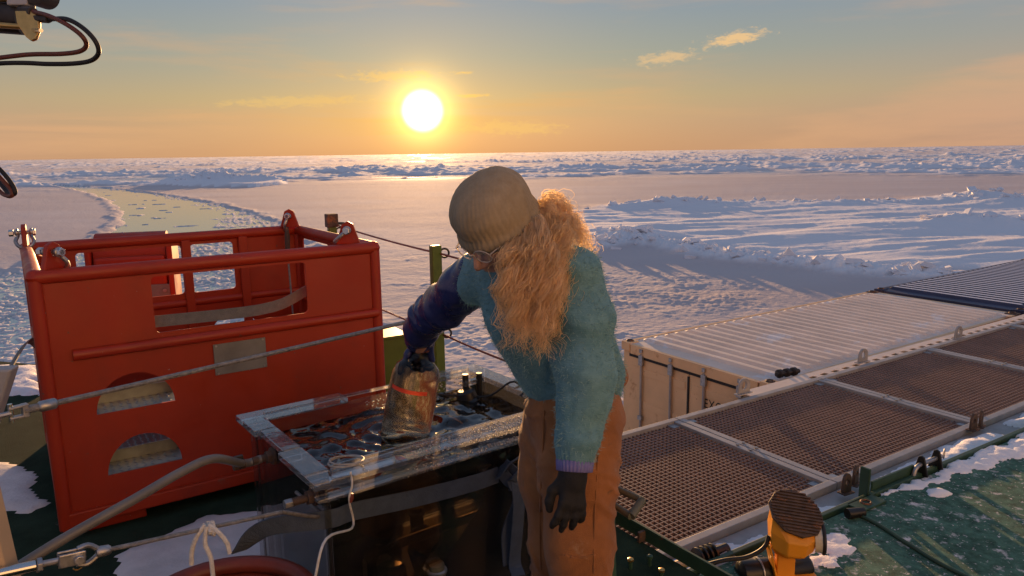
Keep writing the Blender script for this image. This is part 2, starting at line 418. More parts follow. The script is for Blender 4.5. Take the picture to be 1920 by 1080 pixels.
def ice_height(x, y):
    d = np.hypot(x, y)
    h = 0.05 * fbm2(x / 9, y / 9, 4) + 0.022 * fbm2(x / 1.3, y / 1.3, 3)
    # wind-packed drifts on the old floe to the right
    dR, _ = seg_dist(x, y, RIGHT, True); inR = np.where(inside(x, y, RIGHT), 1.0, 0.0); wR = inR * sstep(dR, 0, 6)
    ca, sa = math.cos(0.25), math.sin(0.25); xs, ys = x * ca + y * sa, -x * sa + y * ca
    h = h + wR * (0.28 + 0.42 * fbm2(xs / 30, ys / 9, 3) + 0.40 * np.maximum(0, fbm2(xs / 14, ys / 3.6, 4)) + 0.5 * np.maximum(0, fbm2(xs / 40 + 5, ys / 17, 3) - 0.16))
    # crushed brash near the ship
    near = sstep(d, 95, 40) * (1 - wR) * (0.35 + 1.1 * sstep(fbm2(x / 16 + 2, y / 9, 3), -0.25, 0.3))
    b = fbm2(x / 3.4 + 3, y / 3.4, 3); h = h + near * (0.06 * b + (0.5 + 0.5 * sstep(b, -0.2, 0.2)) * (0.06 * np.abs(fbm2(x / 0.9, y / 0.9, 2)) + 0.035 * fbm2(x / 0.32, y / 0.32, 2)))
    # ridges
    for px, hh, ww, rg in RIDGES:
        q, par = seg_dist(x, y, unp(px)); w2 = ww * (1 + 0.35 * fbm2(x / (ww * 2), y / (ww * 2), 2))
        prof = np.exp(-(q / w2) ** 2 * 1.6)
        env = np.minimum(1, np.minimum(par, len(px) - 1 - par) * 1.4 + 0.25)
        blk = 1 - rg + rg * (0.62 + 1.1 * fbm2(x / (ww * 0.45), y / (ww * 0.45), 4, 0.62))
        h = h + hh * env * prof * np.maximum(0.02, blk)
    # raised left floe
    dF, _ = seg_dist(x, y, FLOE, True); h = h + 0.8 * np.where(inside(x, y, FLOE), sstep(dF, 0, 3), 0)
    # rubble field towards the horizon
    far = sstep(d, 215, 330) * (0.45 + 0.55 * sstep(fbm2(x / 420, y / 420, 2), -0.25, 0.1)) * sstep(d, 24000, 9000)
    rid = 1 - np.abs(fbm2(x / 120 + 1.7, y / 95, 3)) * 5.5
    blob = sstep(fbm2(x / 60, y / 40 + 7, 3), 0.10, 0.4)
    grain = 0.55 + 0.9 * fbm2(x / 9, y / 9, 4, 0.65)
    h = h + far * np.maximum(0, grain) * (2.3 * np.clip(rid, 0, 1) ** 2 + 1.7 * blob) + far * 0.18 * fbm2(x / 30, y / 30, 3) + far * 0.8 * np.maximum(0, grain) * np.clip(1 - np.abs(fbm2(x / 48 + 4, y / 24, 2)) * 6.5, 0, 1) ** 2
    # the ship's broken channel
    dl, _ = seg_dist(x, y, LEAD, True); inl = inside(x, y, LEAD); ragged = 1.6 * fbm2(x / 5, y / 5, 3)
    wl = np.where(inl, dl + ragged, -dl + ragged); w = sstep(wl, 0.0, 1.2)
    do, _ = seg_dist(x, y, OPEN, True); so = np.where(inside(x, y, OPEN), do, -do) + 5.0 * fbm2(x / 14, y / 14, 4)
    op = sstep(so, -3, 3)
    cell = fbm2(x / 0.5, y / 0.5, 3) ; cell2 = fbm2(x / 4.5 + 9, y / 4.5, 3)
    brash = -0.06 + 0.12 * sstep(cell, -0.08, 0.08) + 0.12 * cell2 + 0.04 * fbm2(x / 0.3, y / 0.3, 2)
    brash = brash * (1 - op) + op * (-0.55 + 0.62 * sstep(cell2, 0.26, 0.36))
    h = h * (1 - w) + w * (brash - 0.12)
    # snow lip along the channel edge
    h = h + 0.22 * np.exp(-((wl + 0.6) / 0.7) ** 2) * (0.5 + fbm2(x / 1.4, y / 1.4, 2))
    bare = w * sstep(cell, 0.08, -0.16) * 0.8
    glaze = far * sstep(np.clip(rid, 0, 1) + blob, 0.30, 0.0) * sstep(fbm2(x / 160, y / 70, 3), -0.05, 0.12)
    young = (1 - wR) * (1 - 0.35 * far) * np.where(inside(x, y, FLOE), 0.0, 1.0) * (1 - w * 0.5) * sstep(h, 0.5, 0.12) * (0.75 + 0.25 * fbm2(x / 30, y / 12, 3))
    return h, bare, glaze, np.clip(young, 0, 1)

def build_ice():
    # fine fan ahead of the lens: rows evenly spaced as seen, columns evenly spaced in bearing
    ncol, step = 940, 0.62
    th = np.linspace(R(-44), R(44), ncol)
    Hh = CAM_H - ICE_Z; fpx = 740.0
    off = [430.0]
    while off[-1] > 26: off.append(off[-1] - step)
    while off[-1] > 1.2: off.append(off[-1] - 0.28)
    off += [0.9, 0.6, 0.35, 0.15]
    r = fpx * Hh / np.array(off); nr = len(r)
    Tt, Rr = np.meshgrid(th, r); X = Rr * np.sin(Tt); Y = Rr * np.cos(Tt)
    h, bare, glaze, young = ice_height(X, Y)
    h *= np.clip((Rr - 12.5) / 4, 0, 1) 
    V = np.stack([X, Y, h], -1).reshape(-1, 3)
    idx = np.arange(nr * ncol).reshape(nr, ncol)
    Q = np.stack([idx[:-1, :-1], idx[:-1, 1:], idx[1:, 1:], idx[1:, :-1]], -1).reshape(-1, 4)
    # plain surround: inner disc and the rest of the circle
    th2 = np.linspace(R(44), R(316), 120); r2 = np.geomspace(r[0], r[-1], 40)
    T2, R2 = np.meshgrid(th2, r2); V2 = np.stack([R2 * np.sin(T2), R2 * np.cos(T2), 0 * R2], -1).reshape(-1, 3)
    i2 = np.arange(V2.shape[0]).reshape(R2.shape) + len(V)
    Q2 = np.stack([i2[:-1, :-1], i2[:-1, 1:], i2[1:, 1:], i2[1:, :-1]], -1).reshape(-1, 4)
    c = len(V) + len(V2); ring = np.concatenate([idx[0], i2[0][1:-1]])
    V = np.vstack([V, V2, [[0, 0, 0]]]); 
    tri = np.stack([np.full(len(ring), c), np.roll(ring, -1), ring], -1)
    me = bpy.data.meshes.new('sea_ice')
    loops = np.concatenate([Q.ravel(), Q2.ravel(), tri.ravel()])
    nq = len(Q) + len(Q2)
    starts = np.concatenate([np.arange(nq) * 4, nq * 4 + np.arange(len(tri)) * 3]); tot = np.concatenate([np.full(nq, 4), np.full(len(tri), 3)])
    me.vertices.add(len(V)); me.vertices.foreach_set('co', V.ravel())
    me.loops.add(len(loops)); me.loops.foreach_set('vertex_index', loops.astype(np.int32))
    me.polygons.add(len(starts)); me.polygons.foreach_set('loop_start', starts.astype(np.int32)); me.polygons.foreach_set('loop_total', tot.astype(np.int32))
    me.polygons.foreach_set('use_smooth', np.ones(len(starts), bool))
    me.update(calc_edges=True)
    at = me.attributes.new('bare', 'FLOAT', 'POINT'); at.data.foreach_set('value', np.concatenate([bare.ravel(), np.zeros(len(V) - bare.size)]).astype(np.float32))
    at = me.attributes.new('glaze', 'FLOAT', 'POINT'); at.data.foreach_set('value', np.concatenate([glaze.ravel(), np.zeros(len(V) - glaze.size)]).astype(np.float32))
    at = me.attributes.new('young', 'FLOAT', 'POINT'); at.data.foreach_set('value', np.concatenate([young.ravel(), np.zeros(len(V) - young.size)]).astype(np.float32))
    me.flip_normals()
    me.materials.append(MATS['sea_ice_snow'])
    o = bpy.data.objects.new('sea_ice', me); COL.objects.link(o); o.location = (0, 0, ICE_Z)
    tag(o, 'snow covered pack ice with ridges and drifts reaching the horizon', None, kind='structure')
    # sea water showing in the channel
    t = bpy.data.materials.new('sea_water'); t.use_nodes = True; MATS['sea_water'] = t
    n, link, M, mix, ramp, mapr = nodes_of(t.node_tree); p = t.node_tree.nodes['Principled BSDF']
    p.inputs['Base Color'].default_value = (0.44, 0.50, 0.50, 1); p.inputs['Roughness'].default_value = 0.10; p.inputs['IOR'].default_value = 1.45; p.inputs['Specular IOR Level'].default_value = 1.0
    tc = n('ShaderNodeTexCoord'); x = n('ShaderNodeTexNoise', i_Scale=0.9, i_Detail=3.0); link(tc.outputs['Object'], x.inputs['Vector'])
    b = n('ShaderNodeBump', i_Strength=0.2, i_Distance=0.04); link(x.outputs[0], b.inputs['Height']); link(b.outputs[0], p.inputs['Normal'])
    w = MB(); P = unp([(-700, 1100), (-420, 345.5), (60, 342), (640, 352), (820, 470), (900, 1300)])
    w.add([(q[0], q[1], 0) for q in P], [tuple(range(len(P)))])
    o = w.build('water', 'sea_water'); o.location = (0, 0, ICE_Z - 0.13)
    tag(o, 'open sea water in the channel broken by the ship', None, kind='structure')
build_ice()

# tumbled ice blocks along the pressure ridges
def ice_blocks():
    V, Fq = [], []; cube = np.array([(x, y, z) for x in (-1, 1) for y in (-1, 1) for z in (-1, 1)], float); qf = np.array([(0, 1, 3, 2), (4, 6, 7, 5), (0, 4, 5, 1), (2, 3, 7, 6), (0, 2, 6, 4), (1, 5, 7, 3)])
    k = 0
    for (px, hh, ww, rg), cnt in zip(RIDGES, (130, 36, 14, 10, 10, 20, 60)):
        W = np.array(unp(px)); seg = RNG.integers(0, len(W) - 1, cnt); t = RNG.uniform(0, 1, cnt)[:, None]; c = W[seg] * (1 - t) + W[seg + 1] * t
        c[:, :2] += RNG.normal(0, ww * 0.42, (cnt, 2)); h, *_ = ice_height(c[:, 0], c[:, 1]); sc_ = ww / 3.0
        for q, hz in zip(c, h):
            s_ = RNG.uniform(0.10, 0.40) * sc_ ** 0.4; d = np.array([RNG.uniform(0.8, 1.6), RNG.uniform(0.6, 1.3), RNG.uniform(0.25, 0.6)]) * s_
            A = np.linalg.qr(np.eye(3) + RNG.normal(0, 0.45, (3, 3)))[0]
            V.append((cube * d * (1 + RNG.normal(0, 0.12, (8, 3)))) @ A + np.array([q[0], q[1], hz + d[2] * 0.3])); Fq.append(qf + 8 * k); k += 1
    b = MB(); b.v = np.vstack(V).tolist(); b.f = np.vstack(Fq).tolist(); o = b.build('ice_blocks', 'snow_block'); o.location = (0, 0, ICE_Z)
    tag(o, 'tumbled ice blocks heaped along the pressure ridges', None, kind='stuff')
mat('snow_block', (0.80, 0.80, 0.83), 0.85, var=0.06, vscale=2, bump=0.4, bscale=6, spec=0.2)
ice_blocks()

# ------------------------------------------------------------------ paints and stuff
mat('deck_green', (0.022, 0.040, 0.026), 0.95, spec=0.08, var=0.35, vscale=5, bump=0.35, bscale=160, wear=[((0.10, 0.09, 0.08), 3.0, 0.60, 0.05)])
mat('hatch_green', (0.075, 0.175, 0.135), 0.9, spec=0.15, var=0.5, vscale=16, bump=0.8, bscale=120, wear=[((0.72, 0.72, 0.74), 7.0, 0.565, 0.12), ((0.75, 0.74, 0.76), 38.0, 0.60, 0.06)])
mat('snow', (0.83, 0.82, 0.84), 0.85, var=0.04, vscale=20, bump=0.5, bscale=45, spec=0.25)
mat('dirty_snow', (0.62, 0.60, 0.60), 0.85, var=0.12, vscale=8, bump=0.4, bscale=30, spec=0.25)
mat('red_paint', (0.34, 0.025, 0.005), 0.5, var=0.12, vscale=2.4, bump=0.04, bscale=9, wear=[((0.23, 0.022, 0.008), 1.6, 0.48, 0.25), ((0.24, 0.075, 0.05), 5.0, 0.66, 0.05), ((0.12, 0.06, 0.04), 24.0, 0.665, 0.03), ((0.30, 0.24, 0.22), 48.0, 0.695, 0.02)], rvar=0.12)
mat('green_paint', (0.09, 0.13, 0.018), 0.5, var=0.2, vscale=8, wear=[((0.10, 0.05, 0.02), 22.0, 0.68, 0.04)])
mat('dark_green_paint', (0.025, 0.065, 0.04), 0.5, var=0.2, vscale=8, wear=[((0.16, 0.08, 0.05), 22.0, 0.66, 0.04)])
mat('galvanised', (0.36, 0.36, 0.37), 0.42, metal=0.85, var=0.25, vscale=30, bump=0.05, rvar=0.12)
mat('grey_plate', (0.20, 0.19, 0.17), 0.55, metal=0.3, var=0.2, vscale=9, wear=[((0.10, 0.09, 0.08), 30.0, 0.66, 0.05)])
mat('grey_steel', (0.36, 0.345, 0.34), 0.55, metal=0.2, var=0.16, vscale=7, wear=[((0.20, 0.11, 0.06), 12.0, 0.67, 0.05)])
mat('rusty_steel', (0.10, 0.065, 0.05), 0.7, metal=0.3, var=0.35, vscale=18, bump=0.2, bscale=60, wear=[((0.30, 0.12, 0.05), 14.0, 0.55, 0.1)])
mat('dark_steel', (0.045, 0.040, 0.038), 0.5, metal=0.5, var=0.3, vscale=14, bump=0.08)
mat('black_rubber', (0.014, 0.013, 0.013), 0.6, var=0.2, bump=0.05)
mat('brown_rubber', (0.12, 0.035, 0.022), 0.5, var=0.2, vscale=8)
mat('red_hose', (0.16, 0.030, 0.018), 0.45, var=0.25, vscale=10)
mat('grey_hose', (0.15, 0.145, 0.14), 0.38, var=0.15, vscale=12, bump=0.06, bscale=30)
mat('wire_rope', (0.26, 0.25, 0.24), 0.45, metal=0.6, var=0.3, vscale=60, bump=0.5, bscale=140, stretch=(1, 1, 1))
mat('red_wire', (0.23, 0.05, 0.03), 0.5, var=0.3, vscale=40, bump=0.4, bscale=140)
mat('grey_webbing', (0.17, 0.165, 0.155), 0.85, var=0.15, vscale=30, bump=0.4, bscale=220)
mat('blue_webbing', (0.05, 0.07, 0.105), 0.85, var=0.2, vscale=26, bump=0.4, bscale=220)
mat('white_cord', (0.62, 0.60, 0.56), 0.8, var=0.2, vscale=80, bump=0.4, bscale=260)
mat('cream_paint', (0.78, 0.49, 0.25), 0.5, var=0.1, vscale=2.0, bump=0.05, bscale=7, wear=[((0.44, 0.17, 0.05), 2.6, 0.58, 0.12), ((0.30, 0.10, 0.04), 14.0, 0.65, 0.05)])
mat('roof_paint', (0.76, 0.62, 0.51), 0.6, var=0.12, vscale=1.6, bump=0.08, bscale=20, wear=[((0.75, 0.73, 0.73), 2.2, 0.55, 0.12), ((0.30, 0.16, 0.10), 18.0, 0.72, 0.04)])
mat('navy_roof_paint', (0.035, 0.04, 0.085), 0.5, var=0.2, vscale=2, wear=[((0.5, 0.52, 0.6), 1.2, 0.64, 0.2)])
mat('beige_paint', (0.56, 0.40, 0.24), 0.5, var=0.12, vscale=4, wear=[((0.22, 0.09, 0.04), 9.0, 0.64, 0.08)])
mat('tread_plate', (0.30, 0.33, 0.30), 0.38, metal=0.8, var=0.2, vscale=12)
mat('grating_plastic', (0.24, 0.155, 0.125), 0.6, var=0.18, vscale=2.0, wear=[((0.55, 0.5, 0.5), 3.0, 0.70, 0.08)])
mat('rack_floor', (0.15, 0.095, 0.08), 0.8, var=0.3, vscale=3)
mat('yellow_paint', (0.78, 0.30, 0.015), 0.42, var=0.1, vscale=5, bump=0.04, wear=[((0.20, 0.12, 0.06), 20.0, 0.70, 0.04)], rvar=0.1)
mat('lens_glass', (0.75, 0.66, 0.5), 0.12, coat=1.0, var=0.2, vscale=10)
mat('hull_grey', (0.16, 0.17, 0.18), 0.6, var=0.15, vscale=1.5)
mat('brass', (0.62, 0.38, 0.13), 0.35, metal=0.9, var=0.2, vscale=20)
mat('chrome', (0.62, 0.60, 0.58), 0.2, metal=1.0)
mat('sign_black', (0.02, 0.018, 0.015), 0.6)

E1 = np.array([math.cos(R(33)), math.sin(R(33)), 0]); E2 = np.array([-E1[1], E1[0], 0])
RAILD = np.array([math.cos(R(124.2)), math.sin(R(124.2)), 0])
Zu = np.array([0, 0, 1.0])

# ------------------------------------------------------------------ ship decks
def sheet(name, pts, z, depth, m, label):
    b = MB(); k = len(pts)
    b.add([(p[0], p[1], z) for p in pts] + [(p[0], p[1], z - depth) for p in pts],
          [tuple(range(k))] + [tuple(k + i for i in range(k))[::-1]] + [(i, k + i, k + (i + 1) % k, (i + 1) % k) for i in range(k)])
    return tag(b.build(name, m), label, None, kind='structure')
Dq = np.array([0.44, 2.96, 0])                       # a point of the deck edge under the rail
far_c = Dq + RAILD * 4.2
deck_far = WZ(62, 683, 0)
deck_far2 = WZ(-420, 640, 0)
UPPER = [Dq - RAILD * 6, far_c, np.array([deck_far[0] + 0.5, deck_far[1] + 0.05, 0]), deck_far, deck_far2, np.array([-9, 2, 0]), np.array([-9, -4, 0]), np.array([3, -4, 0])]
sheet('upper_deck', UPPER, 0.0, 0.25, 'deck_green', 'dark green painted upper deck of the ship')
# main deck far below, carrying the containers
P1 = WZ(1165, 637, -0.95)
mdl = P1 - E1 * 16 + E2 * 0.25
sheet('main_deck', [mdl, mdl + E1 * 60, mdl + E1 * 60 - E2 * 14, mdl - E2 * 14], -3.56, 0.3, 'hull_grey', 'grey main deck below the containers')
sheet('hull', [mdl - E2 * 0.2, mdl + E1 * 60 - E2 * 0.2, mdl + E1 * 60 - E2 * 13.8, mdl - E2 * 13.8], -3.87, 3.6, 'hull_grey', 'grey hull side of the ship above the ice')

def snow_patch(pts, z, hmax, res=0.03, edge=0.06, rough=0.05, m='snow', seed=0.0, flat=None):
    """bank of snow with an uneven rim inside polygon pts"""
    P = np.asarray([p[:2] for p in pts], float); lo = P.min(0) - 0.1; hi = P.max(0) + 0.1
    xs = np.arange(lo[0], hi[0], res); ys = np.arange(lo[1], hi[1], res); X, Y = np.meshgrid(xs, ys)
    d, _ = seg_dist(X, Y, P, True); sd = np.where(inside(X, Y, P), d, -d) + rough * 2 * fbm2(X / 0.22 + seed, Y / 0.22, 4)
    tq = np.clip(sd / (edge * 1.6), 0, 1); h = hmax * tq * (2 - tq) * (0.75 + 0.5 * fbm2(X / 0.35 + seed, Y / 0.35, 4)) + hmax * 0.18 * fbm2(X / 0.07, Y / 0.07, 3) * (sd > 0)
    h = np.where(sd > 0, np.maximum(h, 0.002), -0.02)
    k = (sd > -res * 1.5); kc = k[:-1, :-1] & k[1:, :-1] & k[:-1, 1:] & k[1:, 1:] & ((sd[:-1, :-1] > 0) | (sd[1:, 1:] > 0) | (sd[1:, :-1] > 0) | (sd[:-1, 1:] > 0))
    idx = np.arange(X.size).reshape(X.shape)
    Q = np.stack([idx[:-1, :-1], idx[:-1, 1:], idx[1:, 1:], idx[1:, :-1]], -1)[kc]
    used = np.unique(Q); rem = np.full(X.size, -1); rem[used] = np.arange(len(used))
    V = np.stack([X, Y, z + h], -1).reshape(-1, 3)[used]
    b = MB(); b.v = V.tolist(); b.f = rem[Q].tolist()
    o = b.build('snow', m, smooth='all')
    return tag(o, None, None, kind='stuff')
def pz(z, *pp): return [WZ(a, b, z) for a, b in pp]

tag(snow_patch(pz(0.0, (-200, 700), (75, 686), (80, 742), (-200, 752)), 0.002, 0.05, seed=1), 'pinkish snow bank along the far deck edge left of the red basket')
tag(snow_patch(pz(0.0, (-120, 850), (20, 865), (75, 890), (60, 915), (100, 940), (60, 965), (-30, 960), (-120, 930)), 0.002, 0.02, m='dirty_snow', seed=2, rough=0.03), 'thin ragged snow patch on the dark deck left of the red basket')
tag(snow_patch(pz(0.0, (225, 1040), (330, 985), (500, 945), (560, 1010), (640, 1120), (180, 1200)), 0.002, 0.02, m='dirty_snow', seed=3), 'trodden snow on the deck between red basket and hose coil')
t = thing('toe_board', 'rusty steel toe board along the deck edge beside the person', 'toe board', tuple(Dq), R(124.2))
MB().box((0.6, -0.02, 0.03), (6.6, 0.012, 0.06)).build('plate', 'dark_green_paint', t, bevel=0.002)
for k in range(9): MB().box((-2.4 + k * 0.75, 0.0, 0.025), (0.012, 0.04, 0.045)).build('gusset', 'rusty_steel', t)

# ------------------------------------------------------------------ rail stanchions and wires
S1 = WZ(816, 460, 1.08); S2 = WZ(622, 422, 1.08)
S0 = S1 + (S1 - S2) / np.linalg.norm(S1 - S2) * 1.0
def stanchion(p, label, hook=False, wide=0.062):
    t = thing('rail_stanchion', label, 'railing post', (p[0], p[1], 0), R(34), 'railing posts at the deck edge')
    MB().box((0, 0, 0.545), (wide, 0.045, 1.07)).build('post', 'green_paint', t, bevel=0.006)
    MB().box((0, 0, 0.008), (0.15, 0.12, 0.012)).build('foot_plate', 'dark_green_paint', t, bevel=0.003)
    for z in (1.03, 0.55):
        MB().ring((wide / 2 + 0.028, 0, z), (0.35, 1, 0.0), 0.026, 0.006, 20, 8).build('ring', 'dark_steel', t, smooth=True)
        MB().cyl((wide / 2 - 0.004, 0, z), (wide / 2 + 0.006, 0, z), 0.010, 10).build('ring_stub', 'dark_steel', t)
    if hook:
        MB().box((0.0, 0, 1.115), (0.085, 0.07, 0.10)).build('cap_block', 'rusty_steel', t, bevel=0.006)
        MB().box((-0.05, 0, 0.99), (0.14, 0.06, 0.02)).build('cross_plate', 'rusty_steel', t, bevel=0.003)
        MB().cyl((0.045, 0, 1.09), (0.10, 0, 1.085), 0.011, 10).build('bolt', 'dark_steel', t)
    return t
stanchion(S1, 'olive green railing post standing between red basket and person')
stanchion(S2, 'rust capped railing post just behind the right corner of the basket', True)
stanchion(S0, 'green railing post mostly hidden behind the person')
def wire(name, pts, r, m, label, cat, sag=0.0, seg=7):
    P = []
    for a, b in zip(pts[:-1], pts[1:]):
        for t in np.linspace(0, 1, 14)[:-1]: P.append(np.asarray(a) * (1 - t) + np.asarray(b) * t - Zu * sag * 4 * t * (1 - t))
    P.append(np.asarray(pts[-1], float))
    o = MB().tube(P, r, seg).build(name, m, None, smooth=True, origin=P[0]); o.location = P[0]
    return tag(o, label, cat)
off = np.array([0.05, -0.03, 0])
wire('rail_wire', [S2 + off + Zu * 0.0, S1 + off - Zu * 0.05, S0 + off - Zu * 0.05], 0.006, 'red_wire', 'reddish top railing wire running behind basket corner and person', 'wire', 0.01)
wire('rail_wire', [S2 + off - Zu * 0.5, S1 + off - Zu * 0.53, S0 + off - Zu * 0.53], 0.006, 'red_wire', 'reddish lower railing wire behind the blue sleeve', 'wire', 0.01)

# green locker peeping out behind the basket
g = WD(735, 625, 4.35)
t = thing('green_locker', 'narrow green steel box behind the right edge of the red basket', 'box', (g[0] - 0.10, g[1], 0), R(31))
MB().box((0, 0, g[2] / 2), (0.30, 0.25, g[2] - 0.03)).build('body', 'green_paint', t, bevel=0.008)
MB().box((0, 0, g[2] - 0.006), (0.32, 0.27, 0.018)).build('lid', 'green_paint', t, bevel=0.004)

# taut wire rope across the picture, with its fork end
A = WD(-200, 826, 1.66); B_ = WD(PXL(S0)[0] - 8, 549, float((S0 - CAM) @ _fw) - 0.03); 
a1 = WD(104, 760, 1.0); 
dirr = (B_ - A) / np.linalg.norm(B_ - A)
def on_rope(px):                   # point of the rope seen at column px
    lo, hi = 0.0, 1.0
    for _ in range(40):
        m_ = (lo + hi) / 2; q = A + (B_ - A) * m_
        if PXL(q)[0] < px: lo = m_
        else: hi = m_
    return A + (B_ - A) * lo
rr = thing('wire_rope', 'grey taut wire rope crossing in front of the red basket', 'rope', tuple(on_rope(30)))
o0 = on_rope(30)
MB().tube([on_rope(108), B_], 0.0075, 8).build('strand', 'wire_rope', rr, smooth=True, origin=o0)
MB().tube([on_rope(72), on_rope(76), on_rope(102), on_rope(106)], [0.011, 0.0145, 0.0145, 0.011], 12).build('ferrule', 'galvanised', rr, smooth=True, origin=o0)
MB().tube([on_rope(44), on_rope(74)], [0.012, 0.010], 10).build('swage', 'wire_rope', rr, smooth=True, origin=o0)
side = np.cross(dirr, Zu); side /= np.linalg.norm(side); upv = np.cross(side, dirr)
f = MB()
for s_ in (-1, 1): f.bar(on_rope(48) + upv * 0.013 * s_, on_rope(16) + upv * 0.013 * s_, 0.018, 0.007, upv)
f.box(on_rope(47), (0.014, 0.02, 0.034), (dirr, side, upv))
f.build('fork', 'galvanised', rr, bevel=0.002, origin=o0)
MB().cyl(on_rope(20) - upv * 0.024, on_rope(20) + upv * 0.024, 0.006, 10).build('clevis_pin', 'chrome', rr, origin=o0)
MB().tube([A, on_rope(20)], 0.007, 8).build('end_rod', 'galvanised', rr, origin=o0)

# ------------------------------------------------------------------ red crane basket
BK_A = R(34.0); BK = np.array([-1.91, 2.92, 0.0]); BL, BW, BH = 1.46, 1.20, 1.135
bk = thing('crane_basket', 'open red steel crane basket with cut-out panels and lifting eyes', 'basket', tuple(BK), BK_A)
def halfmoon(cx, cy, w, h, n=18, flat=0.35):
    pts = [(cx - w / 2, cy), (cx + w / 2, cy)]
    pts += [(cx + w / 2 * math.cos(a), cy + h * math.sin(a)) for a in np.linspace(0.12, math.pi - 0.12, n)]
    return pts
def rr_rect(x0, y0, x1, y1, r=0.02):
    out = []
    for cx, cy, a0 in ((x1 - r, y0 + r, -90), (x1 - r, y1 - r, 0), (x0 + r, y1 - r, 90), (x0 + r, y0 + r, 180)):
        for k in range(5): a = R(a0 + k * 22.5); out.append((cx + r * math.cos(a), cy + r * math.sin(a)))
    return out
X_, Y_, Z_ = np.eye(3)
front_win = rr_rect(0.42, 0.845, 1.10, 1.095)
plate('front_panel', [rr_rect(0.0, 0.06, BL, BH, 0.012), front_win, halfmoon(0.315, 0.525, 0.31, 0.16), halfmoon(0.325, 0.245, 0.30, 0.16)], 0.012, 'red_paint', bk, (0, 0, 0), X_, Z_)
plate('back_panel', [rr_rect(0.0, 0.06, BL, BH, 0.012), rr_rect(0.22, 0.80, 0.76, 1.09), rr_rect(0.81, 0.80, 1.055, 1.09), halfmoon(1.03, 0.50, 0.30, 0.15)], 0.012, 'red_paint', bk, (0, BW, 0), X_, Z_)
plate('left_panel', [rr_rect(0.0, 0.06, BW, 0.66, 0.012), rr_rect(0.18, 0.12, BW - 0.18, 0.60, 0.02)], 0.012, 'red_paint', bk, (0, 0, 0), Y_, Z_)
plate('right_panel', [rr_rect(0.0, 0.06, BW, BH, 0.012), rr_rect(0.10, 0.72, 0.56, 1.09), rr_rect(0.64, 0.72, BW - 0.10, 1.09)], 0.012, 'red_paint', bk, (BL, 0, 0), Y_, Z_)
MB().tube([(0, 0, BH), (BL, 0, BH), (BL, 0, BH)], 0.030, 14).build('top_rail', 'red_paint', bk, smooth=True)
MB().tube([(0, BW, BH), (BL, BW, BH)], 0.030, 14).build('top_rail', 'red_paint', bk, smooth=True)
for x in (0, BL): MB().tube([(x, 0, BH), (x, BW, BH)], 0.030, 14).build('top_rail', 'red_paint', bk, smooth=True)
for x, y in ((0, 0), (BL, 0), (0, BW), (BL, BW)): MB().lathe((x, y, BH), (0, 0, 1), [(-0.032, 0.01), (-0.022, 0.024), (0, 0.0325), (0.022, 0.024), (0.032, 0.01)], 14).build('rail_knuckle', 'red_paint', bk, smooth=True)
for a, b in (((0.10, -0.012, 0.800), (BL, -0.012, 0.800)), ((0, BW + 0.0, 0.745), (BL, BW, 0.745)), ((-0.006, 0, 0.70), (-0.006, BW, 0.70)), ((BL + 0.006, 0, 0.70), (BL + 0.006, BW, 0.70))):
    MB().tube([a, b], 0.024, 12).build('mid_rail', 'red_paint', bk, smooth=True)
for x, y in ((0.0, 0.0), (0.0, BW), (BL, 0.0), (BL, BW)):
    MB().tube([(x, y, 0.05), (x, y, BH)], 0.028, 12).build('corner_post', 'red_paint', bk, smooth=True)
for y in (0.30, 0.60, 0.90): MB().tube([(0, y, 0.70), (0, y, BH)], 0.018, 10).build('side_bar', 'red_paint', bk, smooth=True)
for x in (0.76, 1.085): MB().box((x + 0.025, BW - 0.02, 0.60), (0.05, 0.03, 1.04)).build('stiffener', 'red_paint', bk, bevel=0.004)
MB().box((0.03, BW - 0.02, 0.60), (0.05, 0.03, 1.04)).build('stiffener', 'red_paint', bk, bevel=0.004)
# tread-plate floor: raised lozenges on a sheet
fl = MB().box((BL / 2, BW / 2, 0.085), (BL - 0.03, BW - 0.03, 0.006))
fl.build('floor_plate', 'tread_plate', bk)
def lozenges(name, x0, x1, y0, y1, z, parent, p=0.032):
    b = MB(); i = 0; x = x0
    while x < x1:
        y = y0; j = 0
        while y < y1:
            a = R(45 if (i + j) % 2 else -45); ux = np.array([math.cos(a), math.sin(a), 0]); uy = np.array([-ux[1], ux[0], 0]); c = np.array([x, y, z])
            b.add([c + ux * 0.015, c + uy * 0.004, c - ux * 0.015, c - uy * 0.004, c + Zu * 0.003], [(0, 1, 4), (1, 2, 4), (2, 3, 4), (3, 0, 4)])
            y += p; j += 1
        x += p; i += 1
    return tag(b.build(name, 'tread_plate', parent), kind='stuff')
lozenges('tread_pattern', 0.05, BL - 0.04, 0.05, BW - 0.04, 0.0885, bk)
for zz, nm in ((0.52, 'step'), (0.24, 'step')):            # climbing steps inside the half-moon holes
    s_ = MB().box((0.32, 0.09, zz + 0.0), (0.34, 0.16, 0.008)).build(nm, 'tread_plate', bk)
    lozenges('tread_pattern', 0.165, 0.475, 0.025, 0.16, zz + 0.0045, s_)
    MB().box((0.32, 0.16, zz + 0.030), (0.34, 0.006, 0.055)).build('step_back', 'tread_plate', s_)
for x in (0.12, BL - 0.12):
    for y in (0.10, BW - 0.10): MB().box((x + 0.06, y, 0.03), (0.26, 0.14, 0.058)).build('skid_foot', 'red_paint', bk, bevel=0.006)
MB().bar((0.0, 0.0, 0.09), (BL, 0.0, 0.09), 0.05, 0.06).build('bottom_rail', 'red_paint', bk, bevel=0.006)
MB().bar((0.0, BW, 0.09), (BL, BW, 0.09), 0.05, 0.06).build('bottom_rail', 'red_paint', bk, bevel=0.006)
MB().bar((0.0, 0.03, 0.09), (0, BW - 0.03, 0.09), 0.05, 0.06).build('bottom_rail', 'red_paint', bk, bevel=0.006)
